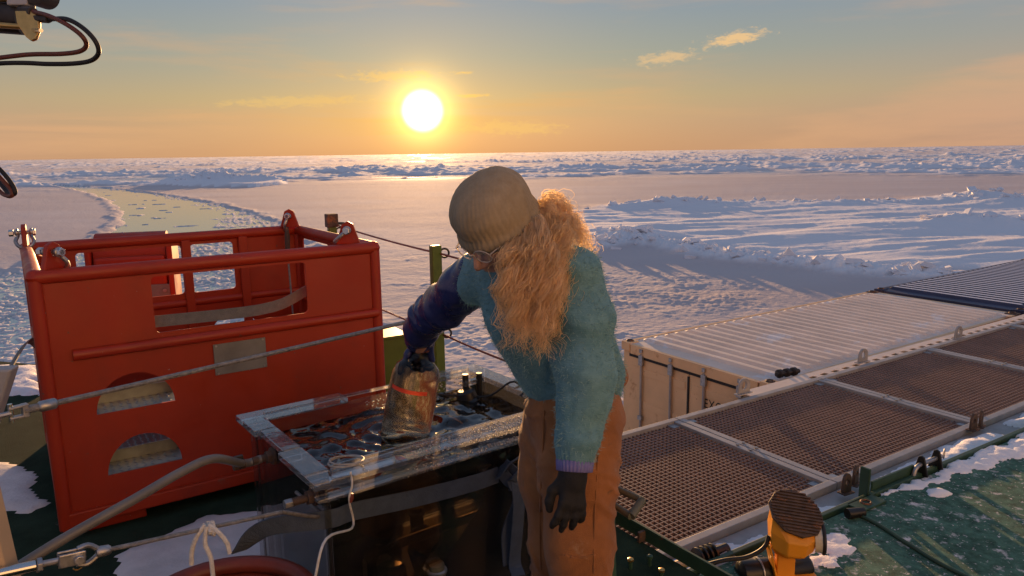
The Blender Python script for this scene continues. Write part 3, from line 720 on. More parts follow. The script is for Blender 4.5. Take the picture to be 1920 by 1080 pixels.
MB().bar((BL, 0.03, 0.09), (BL, BW - 0.03, 0.09), 0.05, 0.06).build('bottom_rail', 'red_paint', bk, bevel=0.006)
np_ = MB().box((0.765, -0.0115, 0.685), (0.235, 0.005, 0.145)).build('name_plate', 'grey_plate', bk, bevel=0.001)
for x in (0.66, 0.87):
    for z in (0.62, 0.75): MB().cyl((x, -0.0135, z), (x, -0.018, z), 0.005, 8).build('rivet', 'galvanised', np_)
def eye(x, y, dx, dy):
    e = MB(); 
    me = plate('lifting_eye', [[(-0.06, 0), (0.06, 0), (0.028, 0.10), (0.0, 0.115), (-0.028, 0.10)], [(0.016 * math.cos(a), 0.072 + 0.016 * math.sin(a)) for a in np.linspace(0, 2 * math.pi, 14)[:-1]]], 0.022, 'red_paint', bk, (x, y, BH + 0.022), np.array([dx, dy, 0.0]), Z_, bevel=0.003)
    return me
def shackle(p, ax, tilt, label, grp='lifting shackles on the red basket', s=1.0):
    """bow shackle: bow hangs along tilt, pin along ax (world)"""
    p = np.asarray(p, float); ax = np.asarray(ax, float); ax /= np.linalg.norm(ax); dn = np.asarray(tilt, float); dn -= ax * (dn @ ax); dn /= np.linalg.norm(dn)
    t = thing('lifting_shackle', label, 'shackle', tuple(p), 0, grp)
    pts = [ax * 0.030 * s] + [ax * 0.030 * s + dn * 0.02 * s]
    for a in np.linspace(0, math.pi, 9): pts.append(ax * 0.040 * s * math.cos(a) + dn * (0.045 + 0.045 * math.sin(a)) * s)
    pts += [-ax * 0.030 * s + dn * 0.02 * s, -ax * 0.030 * s]
    MB().tube(smooth_path(pts, 26), 0.0095 * s, 8).build('bow', 'galvanised', t, smooth=True)
    MB().cyl(-ax * 0.050 * s, ax * 0.058 * s, 0.010 * s, 10).build('pin', 'galvanised', t)
    for k in (0.046, -0.05): MB().cyl(ax * k * s, ax * (k + 0.022) * s, 0.0185 * s, 6).build('nut', 'chrome', t, bevel=0.002)
    for k in (-1, 1): MB().ring(ax * 0.032 * s * k, ax, 0.014 * s, 0.008 * s, 14, 6).build('bow_eye', 'galvanised', t, smooth=True)
    return t
bkM = Matrix.Translation(Vector(BK)) @ Matrix.Rotation(BK_A, 4, 'Z')
def bw(x, y, z): return np.array(bkM @ Vector((x, y, z)))
ex, ey = bw(1, 0, 0) - bw(0, 0, 0), bw(0, 1, 0) - bw(0, 0, 0)
for (x, y, dx, dy, lab, tl) in ((0.075, 0.035, 0.75, 0.66, 'steel shackle on the near left eye of the red basket', (0.2, 0.5, -0.9)), (0.0, BW - 0.10, 0.1, 1.0, 'steel shackle on the far left eye of the red basket', (0.5, -0.3, -0.8)),
                           (BL - 0.11, 0.06, -0.85, 0.5, 'steel shackle on the near right eye of the red basket', (-0.7, 0.3, -0.6)), (BL - 0.06, BW - 0.05, 0.8, -0.6, 'steel shackle with sling on the far right eye of the basket', (-0.3, -0.6, -0.8))):
    l = math.hypot(dx, dy); dx, dy = dx / l, dy / l
    eye(x, y, dx, dy)
    axw = ex * (-dy) + ey * dx
    shackle(bw(x, y, BH + 0.094), axw, tl, lab)
# wire sling hanging down inside the far right corner
sp = bw(BL - 0.10, BW - 0.11, BH + 0.03)
sl = thing('wire_sling', 'thin wire sling hanging inside the far right basket corner', 'sling', tuple(sp))
MB().tube([(0, 0, 0.0), (0.0, 0, -0.06), (-0.005, 0, -0.17)], [0.010, 0.017, 0.015], 10).build('thimble', 'rusty_steel', sl, smooth=True)
MB().tube(smooth_path([(-0.005, 0, -0.17), (0.0, 0, -0.45), (0.01, -0.02, -0.80), (0.0, -0.1, -1.02)], 16), 0.006, 7).build('strand', 'wire_rope', sl, smooth=True)
# webbing strap across the basket
sa, sb, sc_ = bw(0.405, 0.03, 0.890), bw(0.92, 0.06, 0.880), bw(1.16, 0.10, 0.945)
st = MB().ribbon(smooth_path([bw(0.02, 0.06, 0.885), sa, sb, sc_, bw(1.42, 0.12, 1.0)], 24), Zu, 0.052, 0.004).build('webbing_strap', 'grey_webbing', None, origin=sa); st.location = sa
tag(st, 'grey webbing strap stretched across the window of the red basket', 'strap')
# strap looped round the left rail
q0, q1, q2 = WD(74, 612, 3.42), WD(52, 640, 3.25), WD(10, 706, 2.75)
st = MB().ribbon(smooth_path([bw(0.06, 0.42, 0.70), bw(0, 0.45, 0.745), q1, q2, WD(-20, 760, 2.6)], 20), (0.4, 0.6, 0.5), 0.034, 0.004).build('webbing_strap', 'grey_webbing', None, origin=q1); st.location = q1
tag(st, 'grey strap looped over the left side rail of the basket', 'strap')
# grey bracket at the left picture edge
g0 = WD(-58, 700, 2.45)
t = thing('grey_bracket_post', 'grey steel post cut by the left edge of the picture', 'post', (g0[0], g0[1], 0), R(10))
_b = MB(); _b.add([(x + (z - 0.72) * 0.42, y, z) for z in (0.0, 0.92) for x in (-0.075, 0.06) for y in (-0.03, 0.03)], [(0, 1, 3, 2), (4, 6, 7, 5), (0, 4, 5, 1), (2, 3, 7, 6), (0, 2, 6, 4), (1, 5, 7, 3)]); _b.build('post', 'grey_steel', t, bevel=0.008)
MB().box((-0.30, 0, 0.006), (0.20, 0.14, 0.010)).build('foot_plate', 'grey_steel', t, bevel=0.003)
# red machine behind the basket
m0 = WD(255, 520, 4.9)
t = thing('red_winch_box', 'red hooded machine box seen through the basket behind its back panel', 'machine', (m0[0], m0[1], 0), R(18))
top = WD(255, 442, 4.9)[2]
MB().box((0, 0, top / 2 - 0.05), (0.42, 0.34, top - 0.12)).build('housing', 'red_paint', t, bevel=0.02)
MB().tube([(-0.21, 0.0, top - 0.11), (0.21, 0.0, top - 0.11)], 0.14, 24).build('hood', 'red_paint', t, smooth=True)
for x in (-0.235, 0.235): MB().box((x, 0.0, top / 2), (0.035, 0.36, top - 0.06)).build('side_frame', 'red_paint', t, bevel=0.01)
MB().box((0.0, -0.178, top - 0.38), (0.44, 0.010, 0.16)).build('front_plate', 'grey_plate', t, bevel=0.002)
for x in (-0.19, 0.19): MB().cyl((x, -0.184, top - 0.34), (x, -0.192, top - 0.34), 0.012, 8).build('bolt', 'galvanised', t)

# unseen wall added behind the lens to bounce low sun back as warm fill
mat('bounce_wall_white', (0.64, 0.58, 0.50), 0.6, var=0.05, vscale=1.0)
t = MB().box((7.2, -4.6, 3.4), (12.0, 0.3, 7.2)).build('bounce_wall', 'bounce_wall_white')
tag(t, 'unseen white wall added behind the viewer to bounce warm sunlight forward', None, kind='structure')

# ------------------------------------------------------------------ acrylic tank
clear_mat('acrylic', (0.86, 0.84, 0.82), 0.02, 1.49, frost=((0.8, 0.8, 0.82), 90, 0.64), haze_=0.02)
clear_mat('acrylic_rim', (0.82, 0.82, 0.82), 0.06, 1.49, 2.1, bump=0.05, bscale=20, frost=((0.82, 0.81, 0.82), 26, 0.52), soft=0.22, haze_=0.10)
clear_mat('acrylic_smoke', (0.42, 0.36, 0.30), 0.04, 1.49, 1.0, frost=((0.7, 0.65, 0.6), 160, 0.66))
clear_mat('tank_water', (0.24, 0.19, 0.14), 0.02, 1.33, 2.0)
clear_mat('murky_water', (0.24, 0.19, 0.13), 0.05, 1.33, 0.3)
clear_mat('jar_plastic', (0.72, 0.70, 0.64), 0.10, 1.45, 1.2, bump=0.3, bscale=25)
mat('tank_black', (0.012, 0.011, 0.010), 0.35, var=0.3, vscale=20)
mat('white_plastic', (0.60, 0.58, 0.55), 0.45, var=0.1)
mat('olive_plastic', (0.10, 0.10, 0.07), 0.4, var=0.2)
TA = R(36.8); TB = WZ(590, 910, 0.68); TS = 0.874; TB = np.array([TB[0], TB[1], 0.68 - 0.55 * TS]); TL, TW, TH = 1.19, 0.84, 0.55
tk = thing('acrylic_tank', 'clear acrylic water tank with flanged rim standing before the person', 'tank', tuple(TB), TA); tk.scale = (TS, TS, TS)
ins, wt = 0.055, 0.016
# timber pallet under the tank, walls, floor
for x in (0.14, TL / 2, TL - 0.14):
    for y in (0.12, TW - 0.12): MB().box((x, y, -0.188), (0.12, 0.12, 0.064)).build('pallet_block', 'beige_paint', tk, bevel=0.004)
for y in (0.12, TW - 0.12): MB().box((TL / 2, y, -0.2275 + 0.006), (TL - 0.06, 0.10, 0.012)).build('pallet_board', 'beige_paint', tk, bevel=0.002)
FLZ = -0.140
MB().box((TL / 2, TW / 2, FLZ - 0.008), (TL - 2 * ins + 0.03, TW - 2 * ins + 0.03, 0.014)).build('tank_floor', 'tank_black', tk)
wz0, wz1 = FLZ, TH - 0.026
def wall(c, s): return MB().box((c[0], c[1], (wz0 + wz1) / 2), (s[0], s[1], wz1 - wz0)).build('wall', 'acrylic', tk, bevel=0.002)
wall((TL / 2, ins + wt / 2, 0), (TL - 2 * ins, wt)); wall((TL / 2, TW - ins - wt / 2, 0), (TL - 2 * ins, wt))
wall((ins + wt / 2, TW / 2, 0), (wt, TW - 2 * ins - 2 * wt - 0.002)); wall((TL - ins - wt / 2, TW / 2, 0), (wt, TW - 2 * ins - 2 * wt - 0.002))
# flange strips: the long ones in two lengths with a gap, the short ones notched
def strip(x0, x1, y0, y1, z0=TH - 0.025, z1=TH): return MB().box(((x0 + x1) / 2, (y0 + y1) / 2, (z0 + z1) / 2), (x1 - x0, y1 - y0, z1 - z0)).build('rim_strip', 'acrylic_rim', tk, bevel=0.003)
fw_ = ins + 0.035
strip(0.0, 0.34, 0.0, fw_); strip(0.345, TL, 0.012, fw_)
strip(0.0, 0.46, TW - fw_, TW); strip(0.80, TL, TW - fw_, TW)
strip(0.0, fw_ - 0.002, fw_ + 0.002, 0.34); strip(0.022, fw_ - 0.002, 0.345, 0.60); strip(0.0, fw_ - 0.002, 0.605, TW - fw_ - 0.002)
strip(TL - fw_ + 0.002, TL, fw_ + 0.002, TW - fw_ - 0.002)
# upstand of the inner wall above the flange
for (c, s) in (((TL / 2, fw_ - 0.006), (TL - 2 * fw_, 0.012)), ((TL / 2, TW - fw_ + 0.006), (TL - 2 * fw_, 0.012))):
    MB().box((c[0], c[1], TH + 0.008), (s[0], s[1], 0.014)).build('rim_lip', 'acrylic_rim', tk, bevel=0.002)
# lower bracing ledge under the near rim, wet with spray
MB().box((TL / 2, 0.030, TH - 0.070), (TL - 0.03, 0.045, 0.014)).build('brace_ledge', 'acrylic_rim', tk, bevel=0.002)
for x in (0.02, TL - 0.02):
    for y in (0.05, TW - 0.05): MB().box((x + (0.035 if x < 0.5 else -0.035), y, (FLZ + TH - 0.08) / 2), (0.022, 0.022, TH - 0.08 - FLZ - 0.004)).build('corner_bar', 'acrylic', tk, bevel=0.002)
# bulkhead fittings on the left end wall
def fitting(y, z, m='rusty_steel'):
    f = MB().cyl((ins - 0.001, y, z), (ins - 0.014, y, z), 0.034, 16); f.cyl((ins - 0.014, y, z), (ins - 0.034, y, z), 0.026, 6); f.build('bulkhead_nut', m, tk, bevel=0.002)
    return MB().cyl((ins - 0.034, y, z), (ins - 0.085, y, z), 0.014, 12).build('hose_tail', m, tk, bevel=0.002)
fitting(0.55, 0.455); fitting(0.14, 0.445)
MB().cyl((ins - 0.085, 0.14, 0.445), (ins - 0.112, 0.14, 0.445), 0.017, 6).build('end_cap', 'galvanised', tk, bevel=0.002)
# water: a rippled closed body
def water_body():
    nx, ny = 150, 100; x = np.linspace(ins + wt + 0.002, TL - ins - wt - 0.002, nx); y = np.linspace(ins + wt + 0.002, TW - ins - wt - 0.002, ny); X, Y = np.meshgrid(x, y)
    bx, by = 0.52, 0.50; d = np.hypot(X - bx, Y - by)
    Zz = 0.462 + 0.0075 * np.cos(d * 75) * np.exp(-d * 4.0) + 0.016 * fbm2(X / 0.13, Y / 0.13, 2) + 0.0015 * fbm2(X / 0.04, Y / 0.04, 2) + 0.009 * fbm2(X / 0.30, Y / 0.30, 2)
    V = np.stack([X, Y, Zz], -1).reshape(-1, 3); idx = np.arange(nx * ny).reshape(ny, nx)
    Q = np.stack([idx[:-1, :-1], idx[:-1, 1:], idx[1:, 1:], idx[1:, :-1]], -1).reshape(-1, 4)
    b = MB(); b.v = V.tolist(); b.f = Q.tolist(); return b.build('water_surface', 'tank_water', tk, smooth='all')
water_body()
b = MB(); x0, x1, y0, y1 = ins + wt + 0.001, TL - ins - wt - 0.001, ins + wt + 0.001, TW - ins - wt - 0.001
b.add([(x0, y0, FLZ + 0.001), (x1, y0, FLZ + 0.001), (x1, y1, FLZ + 0.001), (x0, y1, FLZ + 0.001), (x0, y0, 0.462), (x1, y0, 0.462), (x1, y1, 0.462), (x0, y1, 0.462)], [(0, 1, 5, 4), (1, 2, 6, 5), (2, 3, 7, 6), (3, 0, 4, 7)])
b.build('water_body', 'murky_water', tk)
tkM = Matrix.Translation(Vector(TB)) @ Matrix.Rotation(TA, 4, 'Z') @ Matrix.Scale(TS, 4)
def tw(x, y, z): return np.array(tkM @ Vector((x, y, z)))
# pumps and gear in and on the tank (each a thing of its own)
def pump(loc, rz, label, s=1.0, lean=0.0):
    t = thing('pump', label, 'pump', tuple(tw(*loc)), TA + rz, 'pumps and gear inside the tank')
    MB().lathe((0, 0, 0), (lean, 0.25, 1), [(0, 0.05 * s), (0.01 * s, 0.056 * s), (0.09 * s, 0.056 * s), (0.10 * s, 0.045 * s), (0.13 * s, 0.042 * s), (0.14 * s, 0.03 * s)], 20).build('motor', 'tank_black', t, smooth=True)
    MB().tube(smooth_path([(0.03 * s, 0, 0.05 * s), (0.10 * s, 0, 0.05 * s), (0.13 * s, 0, 0.08 * s), (0.13 * s, 0, 0.15 * s)], 12), 0.022 * s, 10).build('outlet', 'olive_plastic', t, smooth=True)
    MB().ring((0.13 * s, 0, 0.13 * s), (0, 0, 1), 0.024 * s, 0.006 * s, 16, 6).build('hose_clamp', 'galvanised', t, smooth=True)
    MB().box((-0.02 * s, -0.055 * s, 0.05 * s), (0.05 * s, 0.02 * s, 0.05 * s)).build('terminal_box', 'dark_steel', t, bevel=0.004)
    return t
pump((0.72, 0.14, 0.30), 0.3, 'black pump with elbow outlet behind the near acrylic wall', 1.1)
pump((0.33, 0.16, FLZ + 0.002), -0.6, 'dark pump lying low in the left part of the tank', 1.2)
pump((0.62, 0.34, FLZ + 0.002), 1.4, 'dark pump on the tank floor behind the webbing strap', 1.2)
pump((1.02, 0.60, 0.36), 0.9, 'black pump head breaking the water at the far end', 0.95)
jar = thing('clear_jar', 'clear rounded plastic jar inside the near wall beside the trousers', 'jar', tuple(tw(0.93, 0.16, 0.28)), TA)
MB().box((0, 0, 0.075), (0.15, 0.11, 0.15)).build('body', 'jar_plastic', jar, bevel=0.028)
MB().cyl((0, 0, 0.15), (0, 0, 0.172), 0.038, 20).build('lid', 'white_plastic', jar, bevel=0.003)
jar = thing('white_canister', 'small white plastic canister low inside the tank', 'canister', tuple(tw(0.36, 0.33, FLZ + 0.002)), TA)
MB().lathe((0, 0, 0), (0, 0, 1), [(0, 0.045), (0.01, 0.05), (0.12, 0.05), (0.135, 0.03), (0.14, 0.03)], 20).build('body', 'white_plastic', jar, smooth=True)
MB().cyl((0, 0, 0.14), (0, 0, 0.165), 0.034, 16).build('lid', 'white_plastic', jar, bevel=0.003)
fr_ = thing('tank_pipework', 'dark pipe frame standing inside the tank', 'pipework', tuple(tw(0.55, 0.40, FLZ + 0.002)), TA)
for a, b in (((-0.25, -0.2, 0.0), (-0.25, -0.2, 0.24)), ((0.25, -0.2, 0.0), (0.25, -0.2, 0.24)), ((-0.25, -0.2, 0.24), (0.25, -0.2, 0.24)), ((0.25, -0.2, 0.24), (0.25, 0.2, 0.24))):
    MB().tube([a, b], 0.016, 10).build('pipe', 'tank_black', fr_, smooth=True)
for p in ((-0.25, -0.2, 0.24), (0.25, -0.2, 0.24)): MB().lathe((p[0], p[1], p[2] - 0.024), (0, 0, 1), [(0, 0.020), (0.006, 0.024), (0.042, 0.024), (0.048, 0.020)], 14).build('elbow', 'olive_plastic', fr_, smooth=True)
# standpipe pair by the far corner and valve on the rim
vp = thing('standpipe', 'pair of dark upright pipes at the far corner of the tank', 'pipe', tuple(tw(1.02, 0.66, 0.30)), TA)
for x, y in ((0.0, 0.0), (0.055, -0.02)): MB().cyl((x, y, 0), (x, y, 0.235), 0.013, 12).build('pipe', 'tank_black', vp)
MB().box((0.027, -0.01, 0.20), (0.10, 0.03, 0.02)).build('clamp', 'acrylic_rim', vp, bevel=0.002)
cb = smooth_path([tw(0.84, 0.70, 0.50), tw(0.98, 0.64, 0.475), tw(1.06, 0.52, 0.49), tw(1.14, 0.42, 0.565), tw(1.20, 0.36, 0.40), tw(1.21, 0.34, 0.02)], 30)
o = MB().tube(cb, 0.0045, 7).build('cable', 'black_rubber', None, smooth=True, origin=cb[0]); o.location = cb[0]
tag(o, 'thin black cable draped over the far end of the tank', 'cable')
# frost ring lying on the near left rim corner
b = MB()
for k in range(2): b.ring((0.145, 0.075, TH + 0.018 + 0.004 * k), (0.12 * k, 0.1, 1), 0.060 - 0.004 * k, 0.0032, 26, 6)
mat('frozen_cord', (0.36, 0.34, 0.32), 0.5, var=0.3, vscale=60, bump=0.4, bscale=160)
o = b.build('cord_loop', 'frozen_cord', None, smooth=True, origin=(0.145, 0.075, TH)); o.location = tw(0.145, 0.075, TH); o.rotation_euler = (0, 0, TA); o.scale = (TS, TS, TS)
tag(o, 'frozen cord loop lying on the near rim corner of the tank', 'cord')

# frozen spray: glassy beads on the rim, the ledge and the near wall
def spray():
    m = bpy.data.materials.new('ice_beads'); m.use_nodes = True; p = m.node_tree.nodes['Principled BSDF']; MATS['ice_beads'] = m
    p.inputs['Base Color'].default_value = (0.95, 0.93, 0.9, 1); p.inputs['Roughness'].default_value = 0.22; p.inputs['Transmission Weight'].default_value = 0.6; p.inputs['IOR'].default_value = 1.31
    bm = bmesh.new(); bmesh.ops.create_icosphere(bm, subdivisions=1, radius=1.0); iv = np.array([v.co[:] for v in bm.verts]); fi = np.array([[v.index for v in f.verts] for f in bm.faces]); bm.free()
    C = []
    for k in range(950):
        u_ = RNG.uniform(0, 1); x = 0.36 + 0.80 * RNG.beta(1.6, 1.2)
        if u_ < 0.45: c = (x, RNG.uniform(0.014, fw_ + 0.004), TH + 0.001)
        elif u_ < 0.62: c = (x, 0.011, RNG.uniform(TH - 0.024, TH))
        elif u_ < 0.82: c = (x, RNG.uniform(0.010, 0.05), TH - 0.0625)
        elif u_ < 2.0: c = (RNG.uniform(0.55, 1.12), TW - ins - wt - 0.001, RNG.uniform(0.44, TH - 0.03))
        else: c = (RNG.uniform(0.25, 1.1), ins - 0.001, RNG.uniform(0.25, TH - 0.08))
        C.append((c, RNG.uniform(0.0014, 0.0052) ** 1.0))
    V = np.concatenate([np.array(c) + iv * (r_ * np.array([1.2, 1.2, 0.8])) for c, r_ in C]); Fq = np.concatenate([fi + k * len(iv) for k in range(len(C))])
    b = MB(); b.v = V.tolist(); b.f = Fq.tolist(); return tag(b.build('spray_beads', 'ice_beads', tk, smooth='all'), kind='stuff')
spray()

# ------------------------------------------------------------------ sample bottle, dipped into the tank
def bottle_material():
    m = bpy.data.materials.new('bottle_plastic'); m.use_nodes = True; MATS['bottle_plastic'] = m
    n, link, M, mix, ramp, mapr = nodes_of(m.node_tree); p = m.node_tree.nodes['Principled BSDF']
    p.inputs['Base Color'].default_value = (0.88, 0.74, 0.52, 1); p.inputs['Transmission Weight'].default_value = 1.0; p.inputs['IOR'].default_value = 1.34; p.inputs['Roughness'].default_value = 0.13
    tc = n('ShaderNodeTexCoord'); x = n('ShaderNodeTexNoise', i_Scale=9.0, i_Detail=2.0); link(tc.outputs['Object'], x.inputs['Vector'])
    b = n('ShaderNodeBump', i_Strength=0.10, i_Distance=0.01); link(x.outputs[0], b.inputs['Height']); link(b.outputs[0], p.inputs['Normal'])
bottle_material()
mat('band_red', (0.62, 0.03, 0.015), 0.4, trans=0.25)
bt0, bt1 = WD(757, 826, 2.66), WD(786, 672, 2.60)
bax = (bt1 - bt0); bln = np.linalg.norm(bax); bax /= bln
bo = thing('sample_bottle', 'large clear plastic bottle with red band dipped into the tank', 'bottle', tuple(bt0))
rb = 0.088
MB().lathe((0, 0, 0), bax, [(0.0, rb * 0.80), (0.006, rb * 0.93), (0.02, rb), (bln * 0.60, rb), (bln * 0.63, rb * 0.985), (bln * 0.80, rb * 0.97), (bln * 0.90, rb * 0.86), (bln * 0.97, rb * 0.62), (bln * 1.00, rb * 0.40), (bln * 1.06, rb * 0.30), (bln * 1.12, rb * 0.30)], 40).build('body', 'bottle_plastic', bo, smooth=True)
_u = np.cross(bax, -np.array(_fw)); _u /= np.linalg.norm(_u); _w = np.cross(_u, bax); _b = MB(); _n = 18
for k_ in (0.665, 0.71):
    for a in np.radians(np.linspace(50, 142, _n)): _b.v.append(tuple(bax * bln * k_ + (_u * math.cos(a) + _w * math.sin(a)) * (rb * 0.985 + 0.0012)))
_b.f = [(i, i + 1, _n + i + 1, _n + i) for i in range(_n - 1)]
_b.build('red_band', 'band_red', bo, smooth='all')
MB().lathe(bax * bln * 1.10, bax, [(0, rb * 0.34), (0.004, rb * 0.37), (0.022, rb * 0.37), (0.026, rb * 0.33)], 24).build('cap', 'brown_rubber', bo, smooth=True)

# ------------------------------------------------------------------ hoses, straps and cords round the tank
def hose(name, pts, r, m, label, cat, n=40, extra=None):
    P = smooth_path(pts, n); t = thing(name, label, cat, tuple(P[0]))
    MB().tube(P, r, 12).build('hose', m, t, smooth=True, origin=P[0])
    return t, P
h0 = tw(ins - 0.085, 0.55, 0.455)
dh = (tw(0, 0.55, 0.455) - tw(0.1, 0.55, 0.455)); dh /= np.linalg.norm(dh)
t, P = hose('grey_hose', [WD(20, 1072, 1.86), WD(120, 1010, 1.94), WD(250, 937, 2.06), WD(340, 885, 2.18), WD(400, 860, 2.27), h0 + dh * 0.03, h0 - dh * 0.03], 0.0138, 'grey_hose', 'thick grey hose running from the deck to the tank fitting', 'hose')
for k in (0.035, 0.055):
    MB().tube([h0 + dh * (k - 0.008), h0 + dh * (k + 0.008)], 0.0168, 14).build('hose_clamp', 'rusty_steel', t, origin=P[0])
MB().box(h0 + dh * 0.045 + Zu * 0.024, (0.03, 0.014, 0.014), (dh, np.cross(Zu, dh), Zu)).build('clamp_screw', 'dark_steel', t, bevel=0.002, origin=P[0])
# near wall webbing: round the tank at mid height to a knot
yf = ins - 0.004
sp = [WD(448, 1034, 2.16), WD(500, 990, 2.13), tw(ins + 0.005, ins - 0.012, 0.395), tw(ins + 0.10, yf - 0.003, 0.392), tw(0.40, yf - 0.004, 0.366), tw(0.64, yf - 0.006, 0.352), tw(0.76, yf - 0.012, 0.356)]
wbr = thing('tank_strap', 'blue grey webbing strap bound round the tank and tied in a knot', 'strap', tuple(sp[3]))
Pp = smooth_path(sp, 50); sidev = np.tile(Zu, (50, 1)); sidev[:14] += np.linspace(0.9, 0, 14)[:, None] * np.array([0.2, -0.5, -0.6])
MB().ribbon(Pp, sidev, 0.058, 0.004).build('band', 'blue_webbing', wbr, origin=sp[3])
kn = tw(0.82, yf - 0.035, 0.375)
def kpt(a, r_, dz, dy=0.0): return kn + (tw(1, 0, 0) - tw(0, 0, 0)) * a + Zu * dz + (tw(0, 1, 0) - tw(0, 0, 0)) * (dy - r_)
loops = [
    [kpt(-0.07, -0.02, -0.02), kpt(-0.05, 0.01, 0.02), kpt(-0.01, 0.03, 0.045), kpt(0.04, 0.02, 0.05), kpt(0.06, -0.02, 0.03)],
    [kpt(-0.05, 0.0, 0.03), kpt(-0.02, 0.035, 0.0), kpt(0.02, 0.04, -0.03), kpt(0.03, 0.02, -0.06)],
    [kpt(0.07, -0.01, 0.06), kpt(0.04, 0.03, 0.03), kpt(0.0, 0.045, 0.0), kpt(-0.03, 0.03, -0.04), kpt(-0.01, 0.0, -0.06)],
    [kpt(-0.065, 0.01, 0.0), kpt(-0.03, 0.02, -0.04), kpt(0.02, 0.02, -0.05), kpt(0.05, 0.0, -0.02), kpt(0.06, -0.01, 0.03)]]
for i, lp in enumerate(loops):
    q = smooth_path(lp, 16); sd_ = np.array([[0.3 + 0.5 * math.sin(i * 2 + k * 0.2), -0.5, 1.0 - 0.5 * math.cos(i + k * 0.15)] for k in range(16)])
    MB().ribbon(q, sd_, 0.045, 0.005).build('knot_fold', 'blue_webbing', wbr, origin=sp[3])
q = smooth_path([kpt(-0.01, 0.03, -0.03), kpt(-0.012, 0.045, -0.10), kpt(-0.02, 0.04, -0.22), kpt(-0.03, 0.035, -0.33), kpt(-0.045, 0.08, -0.36)], 24)
MB().ribbon(q, tw(1, 0, 0) - tw(0, 0, 0), 0.050, 0.004).build('tail', 'blue_webbing', wbr, origin=sp[3])
q = smooth_path([kpt(0.02, 0.02, -0.03), kpt(0.0, 0.02, -0.12), kpt(-0.045, 0.01, -0.22), kpt(-0.05, 0.02, -0.34)], 20)
MB().ribbon(q, tw(1, 0, 0) - tw(0, 0, 0), 0.046, 0.004).build('tail', 'blue_webbing', wbr, origin=sp[3])
q = smooth_path([kpt(0.05, 0.0, 0.03), kpt(0.12, -0.02, 0.09), kpt(0.20, -0.03, 0.13)], 12)
MB().ribbon(q, Zu, 0.05, 0.004).build('band', 'blue_webbing', wbr, origin=sp[3])
# white cord hanging from the near corner
q = smooth_path([tw(0.13, 0.01, TH + 0.006), tw(0.125, -0.010, TH - 0.03), tw(0.11, -0.013, TH - 0.08), tw(0.118, -0.012, TH - 0.18), WD(612, 1010, 1.77), WD(590, 1085, 1.73), WD(570, 1150, 1.76)], 34)
ct = thing('hanging_rope', 'thin white cord hanging from the near tank corner', 'cord', tuple(q[0]))
MB().tube(q, 0.0032, 7).build('cord', 'white_cord', ct, smooth=True, origin=q[0])
MB().tube([tw(0.122, -0.012, TH - 0.060), tw(0.118, -0.013, TH - 0.075), tw(0.114, -0.013, TH - 0.09)], [0.004, 0.008, 0.004], 10).build('toggle', 'red_hose', ct, smooth=True, origin=q[0])
# lower wire rope with turnbuckle and shackle
A2, B2 = WD(-160, 1110, 1.5), tw(ins + 0.0, ins + 0.01, 0.30); B2 = WD(528, 960, 2.02)
def rp(px):
    lo, hi = 0.0, 1.0
    for _ in range(40):
        m_ = (lo + hi) / 2
        if PXL(A2 + (B2 - A2) * m_)[0] < px: lo = m_
        else: hi = m_
    return A2 + (B2 - A2) * lo
o2 = rp(60); dd = (B2 - A2) / np.linalg.norm(B2 - A2); s2_ = np.cross(dd, Zu); s2_ /= np.linalg.norm(s2_); u2 = np.cross(s2_, dd)
tb = thing('turnbuckle_rope', 'lower wire rope with bright turnbuckle and shackle near the hose coil', 'rope', tuple(o2))
MB().tube([A2, rp(66)], 0.0125, 14).build('turnbuckle_body', 'chrome', tb, smooth=True, origin=o2)
MB().cyl(rp(68), rp(79), 0.017, 6).build('lock_nut', 'galvanised', tb, bevel=0.002, origin=o2)
MB().cyl(rp(79), rp(122), 0.0075, 10).build('threaded_rod', 'galvanised', tb, origin=o2)
fk = MB()
for s_ in (-1, 1): fk.box(rp(134) + s2_ * 0.010 * s_, (0.055, 0.006, 0.032), (dd, s2_, u2))
fk.build('jaw', 'galvanised', tb, bevel=0.004, origin=o2)
MB().cyl(rp(145) - s2_ * 0.026, rp(145) + s2_ * 0.026, 0.0105, 14).build('clevis_pin', 'galvanised', tb, bevel=0.002, origin=o2)
c_ = [rp(145) + u2 * 0.018, rp(165) + u2 * 0.022, rp(185) + u2 * 0.006, rp(190), rp(185) - u2 * 0.006, rp(165) - u2 * 0.022, rp(145) - u2 * 0.018]
MB().tube(smooth_path(c_, 20), 0.0065, 9).build('shackle_bow', 'galvanised', tb, smooth=True, origin=o2)
MB().tube([rp(180), rp(184), rp(204), rp(208)], [0.010, 0.013, 0.012, 0.008], 12).build('ferrule', 'galvanised', tb, smooth=True, origin=o2)
MB().tube([rp(206), B2], 0.0058, 8).build('strand', 'wire_rope', tb, smooth=True, origin=o2)
MB().tube(smooth_path([B2, tw(ins - 0.012, ins + 0.02, 0.40), tw(ins - 0.012, 0.3, 0.40)], 10), 0.0058, 8).build('strand', 'wire_rope', tb, smooth=True, origin=o2)
q = rp(146); MB().ring(q - u2 * 0.022 + dd * 0.0, s2_, 0.010, 0.0018, 16, 6, (20, 330)).build('split_pin', 'brass', tb, smooth=True, origin=o2)
